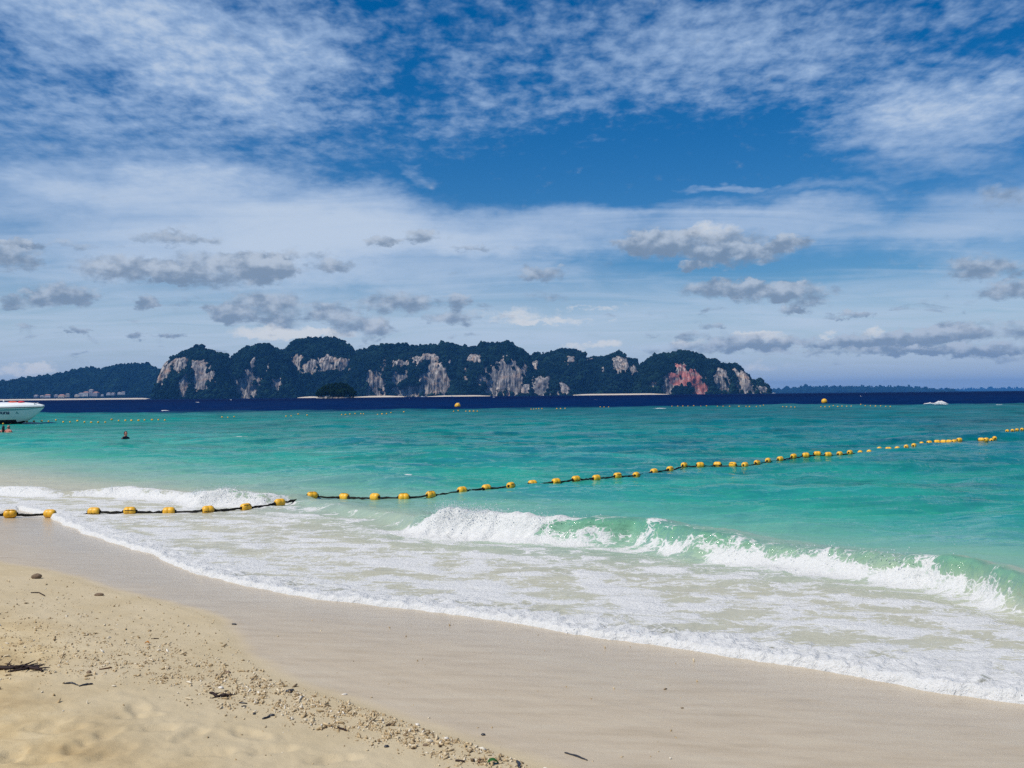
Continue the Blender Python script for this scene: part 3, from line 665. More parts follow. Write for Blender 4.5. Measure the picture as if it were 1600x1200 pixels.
massif('limestone_tower', 'blocky limestone tower at the left end of the karst range', [(249, 621), (251, 590), (252, 572), (256, 561), (262, 556), (272, 550), (284, 545), (296, 543), (310, 546), (325, 551), (340, 557), (348, 566), (356, 585), (368, 619)],
       2500, 240, [((251, 560), (270, 600)), ((270, 560), (293, 581)), ((312, 566), (322, 582)), ((283, 588), (300, 622)), ((300, 563), (315, 575), 'g'), ((323, 578), (338, 597)), ((305, 570), (330, 612), 'g')], clumps=2000, seed=2)
massif('limestone_tower', 'rounded forested karst hill with pale cliffs at its foot, second tower from the left', [(318, 620), (330, 596), (345, 580), (353, 563), (362, 553), (372, 546), (390, 541), (410, 541), (420, 545), (432, 552), (446, 566), (458, 590), (470, 620)],
       2560, 220, [((330, 588), (374, 626)), ((368, 590), (404, 624)), ((400, 580), (412, 604), 'g'), ((356, 578), (366, 600), 'g'), ((384, 576), (396, 600), 'g'), ((392, 562), (398, 594), 'g'), ((428, 590), (444, 611), 'g')], clumps=2000, seed=3)
massif('limestone_massif', 'highest forested karst peak with a band of pale cliffs below its top', [(400, 619), (415, 585), (425, 556), (440, 541), (455, 533), (475, 529), (490, 526.5), (502, 526), (515, 530), (530, 536), (540, 543), (546, 553), (552, 575), (572, 605), (590, 619)],
       2640, 280, [((455, 556), (476, 577)), ((474, 562), (498, 584)), ((501, 556), (522, 580)), ((518, 560), (545, 578)), ((428, 563), (440, 568), 'g')], clumps=2600, seed=4)
massif('limestone_massif', 'broad forested karst plateau with a pale triangular cliff above the beach', [(515, 619), (535, 585), (546, 556), (565, 548), (575, 543), (590, 539), (605, 537), (625, 539), (638, 545), (650, 544), (672, 541), (690, 537), (700, 536), (712, 540), (728, 546), (742, 560), (752, 590), (760, 618)],
       2600, 280, [((572, 580), (604, 619)), ((615, 563), (638, 573)), ((642, 556), (662, 567)), ((660, 552), (686, 564)), ((640, 566), (722, 620), 't'), ((617, 600), (660, 619)), ((700, 590), (731, 616)), ((612, 582), (640, 600), 'g')], clumps=3200, seed=5)
massif('limestone_massif', 'steep karst block with a tall grey streaked cliff right of the triangular one', [(700, 619), (715, 585), (728, 551), (740, 543), (750, 539), (770, 536), (790, 536), (800, 538), (808, 545), (818, 550), (826, 556), (831, 572), (838, 600), (845, 617)],
       2530, 240, [((728, 554), (752, 566)), ((772, 562), (806, 600), 'g'), ((757, 576), (796, 618)), ((784, 572), (824, 619)), ((708, 546), (718, 556), 'g'), ((745, 585), (760, 605), 'g')], clumps=2200, seed=6)
massif('limestone_massif', 'lower forested karst ridge with one pale square cliff near its crest', [(810, 617), (822, 580), (830, 557), (836, 553), (850, 551), (870, 550), (885, 547), (900, 547), (912, 550), (920, 559), (945, 557), (955, 555), (962, 553), (975, 553), (985, 558), (1000, 565), (1008, 575), (1030, 600), (1045, 615)],
       2680, 260, [((831, 562), (841, 578)), ((959, 556), (982, 580)), ((884, 556), (900, 566), 'g'), ((983, 572), (996, 584)), ((920, 556), (930, 562), 'g')], clumps=2800, seed=7)
massif('limestone_ridge', 'continuous dark forested ridge showing in the gaps between the karst towers', [(262, 621), (285, 585), (320, 566), (350, 569), (385, 553), (430, 546), (490, 540), (546, 549), (600, 545), (640, 543), (700, 542), (735, 543), (790, 545), (828, 557), (870, 556), (920, 559), (965, 560), (1003, 572), (1030, 585), (1060, 612)],
       2860, 260, (), clumps=2600, seed=12)
massif('limestone_spur', 'small grey rock spur at the water below the middle of the karst range', [(812, 617), (818, 600), (828, 588), (840, 580), (855, 584), (868, 592), (880, 596), (890, 604), (898, 616)],
       2440, 120, [((832, 588), (858, 617), 'g'), ((872, 596), (892, 616), 'g'), ((815, 600), (828, 616), 'g')], clumps=700, csize=(2, 5), seed=8)
massif('limestone_headland', 'domed karst headland with a large red and pink cliff at the right end', [(988, 614), (995, 596), (1004, 577), (1010, 566), (1020, 560), (1040, 555), (1060, 551), (1075, 549.5), (1090, 553), (1105, 560), (1115, 565), (1125, 564), (1133, 569), (1148, 570), (1160, 573), (1168, 583), (1174, 594), (1181, 597), (1191, 597), (1195, 604), (1197, 614)],
       2420, 260, [((1055, 568), (1074, 592), 'r'), ((1060, 578), (1096, 604), 'r'), ((1075, 590), (1101, 618), 'r'), ((1042, 580), (1062, 602), 'r'), ((1012, 597), (1026, 606)), ((1110, 578), (1134, 614)), ((1146, 580), (1168, 614)), ((1030, 585), (1050, 612), 'g'), ((1150, 600), (1176, 614), 'g'), ((1180, 604), (1192, 613), 'g')], clumps=2600, seed=9)
massif('far_shore', 'thin dark line of wooded coast on the horizon right of the headland', [(1140, 613.3), (1170, 609.5), (1200, 609), (1235, 607.5), (1280, 606), (1330, 605.5), (1400, 605.5), (1440, 606.5), (1462, 609.3), (1490, 610.2)],
       7500, 500, (), step=14, rows=12, clumps=1800, csize=(5, 13), seed=10)
massif('far_shore', 'faintest low coast on the horizon at the right edge', [(1440, 610.5), (1500, 608.2), (1540, 607.8), (1580, 607.5), (1640, 607), (1760, 606.3), (1900, 608)],
       14000, 700, (), step=28, rows=10, clumps=900, csize=(7, 16), seed=11)

# strips of sand at the foot of the far land
def strip(x0, x1, D, label, w=26, zz=2.6):
    A = at_depth(x0, 600, D)[0]; B = at_depth(x1, 600, D)[0]
    n = max(8, int((B - A) / 12)); gx = np.linspace(A, B, n)
    prof = [(-w, -0.6), (-w * .5, zz * .55), (0, zz), (w, zz + .4)]
    V = []
    for i, x in enumerate(gx):
        e = min(1, min(i, n - 1 - i) / 3 + 0.1); j = 5 * float(perlin(np.array(x / 60), np.array(D / 100.), 3))
        for (dy, z) in prof: V.append((x - (A + B) / 2, dy * (0.6 + .4 * e) + j, z * (0.3 + 0.7 * e) if z > 0 else z))
    me = mesh_np('far_beach', V, grid_faces(n, 4)[:, ::-1])
    o = link('far_beach', me, BEACHW, smooth_=True); o.location = ((A + B) / 2, D, 0); tag(o, label, kind='structure')
strip(-120, 231, 3450, 'long pale beach below the resort at far left', 40, 4.5)
strip(466, 500, 2400, 'short pale beach just left of the tree covered islet', 30, 3.4)
strip(552, 632, 2400, 'pale beach right of the tree covered islet', 30, 3.4)
strip(668, 766, 2380, 'pale beach below the triangular cliff', 30, 2.6)
strip(895, 1042, 2360, 'pale beach between the karst ridge and the red headland', 30, 3.0)

# ------------------------------------------------------------------ resort on the left hill
WALLS = [plain('render_white', (0.62, 0.60, 0.55), .8, .1, .3), plain('render_cream', (0.62, 0.52, 0.36), .8, .1, .3), plain('render_grey', (0.30, 0.29, 0.30), .8, .1, .3)]
ROOFS = [plain('roof_grey', (0.30, 0.27, 0.26), .8, .2, .5), plain('roof_clay', (0.38, 0.20, 0.14), .8, .2, .5)]
GLASS = plain('dark_glass', (0.03, 0.04, 0.06), .2, .1, 1)
def house_meshes(w, d, h, pitch):
    bm = bmesh.new(); bmesh.ops.create_cube(bm, size=1, matrix=Matrix.Translation((0, 0, h / 2)) @ Matrix.Diagonal((w, d, h, 1)))
    wall = bm_mesh('wall', bm)
    e = 0.8
    v = [(-w / 2 - e, -d / 2 - e, h), (w / 2 + e, -d / 2 - e, h), (w / 2 + e, d / 2 + e, h), (-w / 2 - e, d / 2 + e, h), (-w / 2 + d * .25, 0, h + pitch), (w / 2 - d * .25, 0, h + pitch)]
    me = bpy.data.meshes.new('roof'); me.from_pydata(v, [], [(0, 1, 5, 4), (1, 2, 5), (2, 3, 4, 5), (3, 0, 4), (3, 2, 1, 0)]); me.update()
    return wall, me
DR = 3572
for (px, py, w, h, wm, rm, lab) in [
        (57, 621, 14, 7, 2, 0, 'small grey bungalow at the left end of the resort'), (66, 621, 12, 6, 0, 0, 'low white bungalow near the left end of the resort'),
        (75, 621.5, 20, 9, 0, 1, 'white two storey block with clay roof left in the resort'), (88, 621, 13, 8, 2, 0, 'grey villa beside the white two storey block'),
        (97, 621.5, 22, 8, 1, 1, 'wide cream building with clay roof in the resort'), (106, 621, 13, 12, 1, 0, 'brightest cream tower house of the resort'),
        (120, 620.5, 12, 8, 1, 0, 'small cream building left of the main block'), (127, 620, 16, 12, 0, 0, 'white block at the left foot of the main block'),
        (135, 619.5, 18, 15, 0, 1, 'tall white block beside the resort main building'), (143, 619, 15, 23, 2, 0, 'tallest grey main building of the resort'),
        (150, 619.5, 20, 14, 2, 1, 'grey wing right of the resort main building'), (160, 619.5, 9, 6, 0, 0, 'tiny white hut in the middle gap of the resort'),
        (170, 618, 14, 8, 0, 0, 'white villa with its twin at the right of the resort'), (177, 618, 13, 8, 2, 0, 'grey white villa right of its white twin'),
        (187, 617, 12, 8, 0, 0, 'upper white villa second from the right end of the resort'), (193, 617, 12, 10, 0, 0, 'white villa at the right end of the resort')]:
    b = at_depth(px, py, DR)
    o = empty('resort_building', tuple(b), random.uniform(-.2, .2)); tag(o, lab, 'building', 'resort buildings at the foot of the hill')
    wl, rf = house_meshes(w, w * .8, h, w * .22)
    link('wall', wl, WALLS[wm], o); link('roof', rf, ROOFS[rm], o)
    for f in range(max(1, int(h // 5))):
        bm = bmesh.new(); bmesh.ops.create_cube(bm, size=1, matrix=Matrix.Translation((0, -w * .4 - .05, 1.8 + f * 4.5)) @ Matrix.Diagonal((w * .8, .25, 1.7, 1)))
        link('window_band', bm_mesh('window_band', bm), GLASS, o)
    # plinth sunk in the slope so that nothing hovers
    bm = bmesh.new(); bmesh.ops.create_cube(bm, size=1, matrix=Matrix.Translation((0, 0, -b[2] / 2 - .3)) @ Matrix.Diagonal((w * .97, w * .77, b[2] + 0.6, 1)))
    link('plinth', bm_mesh('plinth', bm), FOL, o)

# ------------------------------------------------------------------ tree covered islet
BARK = plain('bark', (0.09, 0.07, 0.05), .9, .3, 2, bump=.02)
ISL_D = 1100; IK = ISL_D / 1500
def islet():
    root = empty('rock_islet', tuple(at_depth(525, 620, ISL_D)[:2]) + (0,)); tag(root, 'low dark rock islet crowned with trees in front of the karst range', kind='structure')
    n = 900; v = ICO3[0].copy(); f = ICO3[1]
    nz = fbm(v[:, 0] * 2 + v[:, 2], v[:, 1] * 2 - v[:, 2], 4, 300)
    V = v * np.array([31, 15, 4.0]) * IK * (1 + 0.35 * nz)[:, None]
    me = mesh_np('rock', V, f); fattr(me, 'cliff', np.full(len(V), .45)); fattr(me, 'red', np.zeros(len(V))); fattr(me, 'grey', np.ones(len(V)))
    link('rock', me, ROCK, root, smooth_=False)
islet()
for k, (px, top, rad) in enumerate([(502, 607, 6.5), (508, 602.5, 7), (516, 600.5, 7.5), (524, 599, 7.5), (532, 598.2, 7.5), (540, 599.5, 7), (547, 605, 6), (552, 610, 4.5), (498, 612, 4.5), (520, 606, 7), (536, 607, 7), (528, 610, 6)]):
    rad = rad * IK
    yy = ISL_D + (-6 if k >= 9 else random.uniform(-3, 5))
    tip = at_depth(px, top, yy); g = np.array([tip[0], yy, 1.5]); H = tip[2] - 1.5
    root = empty('islet_tree', tuple(g)); tag(root, 'dark spreading tree in the clump on the small islet', 'tree', 'trees on the islet')
    bm = bmesh.new()
    def limb(a, b, ra, rb):
        a, b = Vector(a), Vector(b); d = b - a
        bmesh.ops.create_cone(bm, cap_ends=True, segments=7, radius1=ra, radius2=rb, depth=d.length, matrix=Matrix.Translation((a + b) / 2) @ d.to_track_quat('Z', 'Y').to_matrix().to_4x4())
    limb((0, 0, -1.5), (0.4, 0, H * .55), .55, .3)
    for q in range(5):
        a = q * 1.26 + k; limb((0.3, 0, H * .4), (math.cos(a) * rad * .6, math.sin(a) * rad * .6, H * .75), .25, .08)
    link('trunk', bm_mesh('trunk', bm), BARK, root)
    m = 420; u = rng.normal(size=(m, 3)); u /= np.linalg.norm(u, axis=1)[:, None]
    lob = 1 + 0.35 * fbm(u[:, 0] * 2 + k * 5, u[:, 1] * 2 + u[:, 2] * 2, 3, 310 + k)
    pos = u * (rng.uniform(.55, 1, m) ** .4 * lob)[:, None] * np.array([rad, rad, H * .42]) + np.array([0, 0, H * .60])
    pos[:, 2] = np.maximum(pos[:, 2], 0.4)
    fv, ff = scatter(ICO1, pos, IK * rng.uniform(.5, 1.25, m)[:, None] * rng.uniform(.7, 1.3, (m, 3)), .3)
    link('crown', mesh_np('crown', fv, ff), FOL_NEAR, root)

# ------------------------------------------------------------------ air
def haze():
    bm = bmesh.new(); bmesh.ops.create_cube(bm, size=1, matrix=Matrix.Translation((0, 7400, 88)) @ Matrix.Diagonal((40000, 15400 + 600, 188, 1)))
    me = bm_mesh('haze', bm); m, t, out = new_mat('haze_air')
    v = t.n.new('ShaderNodeVolumePrincipled'); v.inputs['Color'].default_value = (0.10, 0.42, 1.0, 1); v.inputs['Density'].default_value = 7.0e-5
    v.inputs['Anisotropy'].default_value = 0.0
    t.l.new(v.outputs[0], out.inputs['Volume']); tag(link('haze', me, m), 'thin blue sea haze', 'haze', kind='stuff')
haze()

# ------------------------------------------------------------------ float line
def yellow(name, c_lo, c_hi, dirt):
    m, t, out = new_mat(name); tc = t.n.new('ShaderNodeTexCoord').outputs['Object']
    oi = t.n.new('ShaderNodeObjectInfo').outputs['Random']
    vv = t.vec('ADD', tc, t.comb(t.math('MULTIPLY', oi, 37.0), 0, 0))
    n = t.noise(vv, 18, 6, .65); c = t.ramp(n, [(.3, c_lo), (.7, c_hi)])
    c = t.mix(t.step(t.noise(vv, 30, 6, .7), .60, .72, 0, dirt), c, (0.12, 0.07, 0.02))
    c = t.mix(t.math('MULTIPLY', oi, 0.22), c, (0.80, 0.50, 0.10)); c = t.mix(t.step(t.noise(vv, 7, 4, .6), .56, .70, 0, .35), c, (0.34, 0.20, 0.03))
    p = t.n.new('ShaderNodeBsdfPrincipled'); t.put(c, p.inputs['Base Color']); p.inputs['Roughness'].default_value = .45
    t.put(t.bump(n, .2, .003), p.inputs['Normal']); t.l.new(p.outputs[0], out.inputs[0]); return m
YEL = yellow('float_yellow', (0.72, 0.34, 0.008), (0.86, 0.47, 0.015), .6)
BALLY = yellow('ball_yellow', (0.74, 0.38, 0.01), (0.85, 0.48, 0.02), .3)
ROPE = plain('weedy_rope', (0.014, 0.013, 0.010), .9, .5, 60, .2, .004)
LF, RF = 0.19, 0.070
def revolve(name, prof, seg=20, axis='X', rib=None):
    V = []; n = len(prof)
    for (a, r) in prof:
        for k in range(seg):
            th = 2 * math.pi * k / seg; rr = r * (1 + (rib(th) if rib else 0))
            V.append((a, rr * math.cos(th), rr * math.sin(th)))
    f = [tuple(x) for x in grid_faces(n, seg, True)]
    V += [(prof[0][0], 0, 0), (prof[-1][0], 0, 0)]; c0, c1 = n * seg, n * seg + 1
    for k in range(seg): f.append((c0, (k + 1) % seg, k)); f.append((c1, (n - 1) * seg + k, (n - 1) * seg + (k + 1) % seg))
    me = bpy.data.meshes.new(name); me.from_pydata(V, [], f); me.update(); me.shade_smooth()
    bm = bmesh.new(); bm.from_mesh(me); bmesh.ops.recalc_face_normals(bm, faces=bm.faces); bm.to_mesh(me); bm.free(); return me
hl = LF / 2
body_prof = [(-hl, .022), (-hl + .004, .040), (-hl + .016, .056), (-hl + .034, .066), (-hl + .055, RF), (-.006, RF), (-.003, RF * .975), (.003, RF * .975), (.006, RF), (hl - .055, RF), (hl - .034, .066), (hl - .016, .056), (hl - .004, .040), (hl, .022)]
FLOAT_ME = revolve('float_body', body_prof, 24)
EYE_ME = revolve('rope_collar', [(-hl - .022, .012), (-hl - .016, .020), (-hl + .004, .026), (-hl + .008, .018)], 12)
def wrap_mesh():
    """loop of weedy cord lashed round one end and along the shell"""
    bm = bmesh.new(); pts = []
    for k in range(15):
        u = -hl - .01 + (LF + .02) * k / 14; r = RF * 1.07 * max(0.25, 1 - abs(u / hl) ** 5 * .75); pts.append((u, -r * .80, r * .45 + .004 * math.sin(k * 2.1)))
    tube(bm, pts, .006); return bm_mesh('lashing', bm)
def tube(bm, pts, rad, seg=7):
    rings = []
    for i, p in enumerate(pts):
        p = Vector(p); a = Vector(pts[max(0, i - 1)]); b = Vector(pts[min(len(pts) - 1, i + 1)]); d = (b - a).normalized()
        s = d.cross(Vector((0, 0, 1)));  s = s.normalized() if s.length > 1e-4 else Vector((1, 0, 0)); u = s.cross(d)
        rr = rad[i] if hasattr(rad, '__len__') else rad
        rings.append([bm.verts.new(p + (s * math.cos(2 * math.pi * k / seg) + u * math.sin(2 * math.pi * k / seg)) * rr) for k in range(seg)])
    for a, b in zip(rings, rings[1:]):
        for k in range(seg): bm.faces.new((a[k], a[(k + 1) % seg], b[(k + 1) % seg], b[k]))
    bm.faces.new(rings[0][::-1]); bm.faces.new(rings[-1])
LASH_ME = wrap_mesh()
ONES = ['', 'first', 'second', 'third', 'fourth', 'fifth', 'sixth', 'seventh', 'eighth', 'ninth', 'tenth', 'eleventh', 'twelfth', 'thirteenth', 'fourteenth', 'fifteenth', 'sixteenth', 'seventeenth', 'eighteenth', 'nineteenth']
TENS = {20: 'twent', 30: 'thirt', 40: 'fort', 50: 'fift', 60: 'sixt', 70: 'sevent', 80: 'eight'}
def ordinal(n):
    if n < 20: return ONES[n]
    t_, o_ = n // 10 * 10, n % 10
    return TENS[t_] + ('ieth' if o_ == 0 else 'y-' + ONES[o_])
near = [(16, 810), (78, 809), (147, 800), (203, 799), (264, 798), (325, 797), (384, 793), (437, 786), (488, 775.5), (538, 776), (586, 778), (631, 776), (673, 773), (722, 767), (760, 762), (798, 758), (832, 755), (869, 753),
        (900, 749), (932, 747), (965, 744), (994, 742), (1022, 737), (1047, 733), (1069, 727.5), (1094, 727), (1121, 727), (1145, 728), (1164, 727.5), (1183, 724), (1200, 720.5), (1219, 718), (1240, 716), (1259, 714), (1277, 712), (1294, 710.5),
        (1312, 709.5), (1328, 708.5), (1344, 707), (1358, 703.5), (1374, 701.5), (1388, 701.5), (1402, 700.8), (1416, 699), (1428, 696), (1440, 693.2), (1452, 692), (1464, 691.6), (1474, 691.3), (1483, 691.2), (1491, 690.8), (1499, 690.6),
        (1533, 689), (1541, 688), (1549, 686), (1554, 685), (1564, 681), (1574, 677), (1582, 674), (1589, 672), (1597, 671), (1606, 669.5), (1615, 668)]
pts_near = []
for (x, y) in near:
    p = on_plane(x, y, 0.05)
    for _ in range(3): wz = water_z(p[0], p[1]); p = on_plane(x, y, .5 * p[2] + .5 * (wz + 0.035))
    wz = water_z(p[0], p[1])
    sz = float(sand_z(np.array([p[0]]), np.array([p[1]]), False)[0])
    pts_near.append(np.array([p[0], p[1], max(wz + 0.035 + random.uniform(-.015, .015) + (0.012 if x > 1060 else 0), sz + RF * .9)]))
def add_floats(P, label, group, simple=False, scale=1.0):
    for i, p in enumerate(P):
        a = P[max(0, i - 1)]; b = P[min(len(P) - 1, i + 1)]; d = Vector(b - a); d.z *= .3; d.normalize()
        yaw = math.atan2(d.y, d.x) + random.uniform(-.28, .28)
        o = empty('line_float', tuple(p)); o.rotation_euler = (random.uniform(-.8, .8), -math.asin(max(-.4, min(.4, d.z))), yaw); o.scale = (scale,) * 3
        tag(o, label(i), 'float', group)
        link('shell', FLOAT_ME, YEL, o)
        if simple: continue
        link('rope_collar', EYE_ME, ROPE, o); c = link('rope_collar', EYE_ME, ROPE, o); c.rotation_euler = (0, 0, math.pi)
        if i % 3 != 1 and i < 30:
            l = link('lashing', LASH_ME, ROPE, o); l.rotation_euler = (random.uniform(-1, 1) - o.rotation_euler[0], 0, 0)
nn = len(near)
def near_label(i):
    if i == 0: return 'yellow float lying on wet sand at the left edge, first on the near rope'
    if i == 1: return 'round yellow float where the near rope leaves the sand, second from the left'
    if i == nn - 1: return 'last yellow float of the near rope, beyond the right edge'
    if near[i][0] == 1499: return 'yellow float just left of the gap in the near rope'
    if near[i][0] == 1533: return 'yellow float just right of the gap in the near rope'
    return 'yellow float on the near black rope, %s float from the left' % ordinal(i + 1)
add_floats(pts_near, near_label, 'yellow floats on the near swim line')
def rope_object():
    bm = bmesh.new(); P = [pts_near[0] + (pts_near[0] - pts_near[1])] + pts_near
    path = []; rad = []
    for i in range(len(P) - 1):
        a, b = P[i], P[i + 1]; L = np.linalg.norm(b - a); n = int(np.clip(L / 0.05, 4, 16)); gx = near[i][0]
        wet_ = 0.0
        if gx >= 1060: wet_ = 0.02
        if gx >= 1360: wet_ = 0.05
        if i == 2: wet_ = 0.03
        if 1490 < gx < 1520: wet_ = .3
        for k in range(n):
            t_ = k / n; p = a + (b - a) * t_; sag = math.sin(math.pi * t_)
            p = p + np.array([0, 0, -0.012 * sag - wet_ * sag ** .5 - .008]) + rng.normal(0, .004, 3)
            path.append(tuple(p)); rad.append(0.016 + 0.009 * rng.random() ** 2)
    path.append(tuple(P[-1])); rad.append(.012)
    tube(bm, path, rad, 7)
    root = link('float_line_rope', bm_mesh('rope', bm), ROPE, smooth_=True)
    tag(root, 'black weed grown rope strung through the near yellow floats', 'rope')
    # tufts of weed and loose rope ends
    for k in range(60):
        i = rng.integers(5, 560); i = min(i, len(path) - 2); p = Vector(path[i]); b2 = bmesh.new()
        d = Vector((rng.normal(0, .02), rng.normal(0, .02), abs(rng.normal(0, .018)) * (1 if k % 3 else -1)))
        tube(b2, [p, p + d * .6 + Vector((.006, 0, .004)), p + d * 1.4], [.008, .006, .002], 5)
        w = link('weed_tuft', bm_mesh('weed_tuft', b2), ROPE, root)
rope_object()
# ---- far line, only its floats show
groups = [[(5, 662.6), (17, 662.4), (30, 662.3), (42, 662), (53, 661.5), (65, 661.2), (76, 660.7), (87.5, 660), (99, 659.4), (109.5, 659.3), (121, 659.8), (132, 660), (142.5, 660), (153.5, 659.7), (164.5, 659.7), (174.5, 658.5), (185.5, 657.3), (196, 657), (205.5, 656.9), (216.5, 656.9), (226, 656.4), (237.5, 656), (247.5, 656), (257.5, 656.5)],
          [(338, 653.6), (347, 653.2), (356, 652.3), (366, 651.4)], [(447, 650.3), (455, 649.8), (466, 649.2), (480, 648.6)], [(534, 648), (540, 647.8), (547, 647), (555, 646.8), (564, 646.6), (568, 646.8)], [(590, 647.8), (597, 647.2), (604, 646.4), (611, 644.8), (631, 643.6)],
          [(709, 644.6), (716, 643.6), (728, 642.6), (734, 642.6), (740, 642.5), (746, 642.5)], [(830, 639.4), (834, 639.3), (838, 639.1), (842, 638.9), (847, 638.8), (870, 638.6), (876, 638.4), (883, 638.2)],
          [(938, 636.3), (944, 636.2), (951, 636)], [(1050, 634.8), (1059, 634.7), (1067, 634.6), (1075, 634.8), (1084, 634.7), (1095, 634.8), (1104, 634.8), (1112, 634.7), (1121, 634.8), (1130, 634.9), (1140, 635), (1154.7, 635), (1166, 635), (1171, 635.2), (1182, 635.2), (1188, 635.4), (1193, 635.6)],
          [(1223, 635.6), (1229, 635.8), (1236, 636), (1242, 636.2)], [(1282.6, 635.8), (1289, 635.6), (1296, 635.5), (1302, 635.3), (1309, 635.3), (1315.6, 635.2), (1323, 634.9), (1330, 634.6)], [(1345, 634.2), (1352, 633.9), (1360, 634.2), (1368, 634.6), (1376, 634.9), (1384, 635.1), (1391, 635.3)]]
where = ['in the long row before the speedboat', 'in the short row right of the lone swimmer', 'in the faint row left of the islet', 'in the row below the islet', 'in the rising row right of the islet', 'in the row below the left round buoy',
         'in the row right of the left round buoy', 'in the tiny row left of the red headland', 'in the long row below the red headland', 'in the short row below the headland tip', 'in the row below the right round buoy', 'in the row right of the right round buoy']
for g, wtxt in zip(groups, where):
    P = []
    for (x, y) in g:
        p = on_plane(x, y, .06); z = water_z(p[0], p[1]); p = on_plane(x, y, z + .07); p[2] = max(p[2], water_z(p[0], p[1]) + .06); P.append(p)
    add_floats(P, lambda i, w=wtxt: '%s far yellow float %s' % (ordinal(i + 1), w), 'yellow floats of the far swim line', True, 0.9)

# ------------------------------------------------------------------ two round marker buoys
DARK = plain('dark_fitting', (0.02, 0.02, 0.018), .6, .3, 20)
def ball_buoy(px, py, rad, label):
    base = on_plane(px, py + 3.6, 0.0); z = water_z(base[0], base[1])
    o = empty('marker_buoy', (base[0], base[1], z + rad * .55)); tag(o, label, 'buoy', 'round yellow marker buoys')
    prof = [(rad * math.sin(a), max(.02, rad * math.cos(a))) for a in np.linspace(-1.5, 1.5, 15)]
    me = revolve('shell', prof, 24, rib=lambda th: -0.03 * (abs(math.sin(th * 3)) < .12)); s = link('shell', me, BALLY, o); s.rotation_euler = (0, R(-90), 0)
    bm = bmesh.new(); tube(bm, [(rad * 1.01 * math.cos(a), rad * 1.01 * math.sin(a), 0) for a in np.linspace(0, 2 * math.pi, 25)], .018); link('seam', bm_mesh('seam', bm), BALLY, o)
    bm = bmesh.new(); tube(bm, [(.07 * math.cos(a), 0, rad + .03 + .07 * math.sin(a)) for a in np.linspace(-.4, math.pi + .4, 10)], .016); link('lifting_eye', bm_mesh('lifting_eye', bm), DARK, o)
    for a in (-2.0, -1.2):
        bm = bmesh.new(); c, s_ = math.cos(a), math.sin(a)
        tube(bm, [(rad * .99 * c * math.cos(e), rad * .99 * s_ * math.cos(e), rad * .99 * math.sin(e)) for e in np.linspace(.15, .65, 6)], .022); link('strap', bm_mesh('strap', bm), DARK, o)
ball_buoy(715, 633, .47, 'round yellow marker buoy left of centre, below the triangular cliff')
ball_buoy(1288, 626, .50, 'round yellow marker buoy at right, clear of the headland')

# ------------------------------------------------------------------ speedboat
GEL = plain('gelcoat_white', (0.80, 0.82, 0.80), .25, .03, 2); HULL = plain('hull_white', (0.68, 0.74, 0.71), .22, .04, 1.5); RUB = plain('rub_rail', (0.012, 0.018, 0.03), .4, .2, 5)
STRIPE = plain('hull_stripe', (0.10, 0.34, 0.36), .25, .05, 3); INK = plain('name_blue', (0.012, 0.035, 0.12), .4, .1, 9); STEEL = plain('steel', (0.6, 0.6, 0.6), .25, .05, 9, metal=1.0)
KEEL_SHADE = plain('keel_shadow', (0.010, 0.012, 0.02), .6, .2, 4); REDC = plain('red_cloth', (0.55, 0.03, 0.04), .8, .15, 9); REDB = plain('red_orange_cloth', (0.60, 0.09, 0.04), .8, .15, 9); SEAT = plain('seat_vinyl', (0.7, 0.7, 0.68), .5, .05, 5); GLS = plain('tinted_screen', (0.02, 0.03, 0.04), .1, .1, 5)
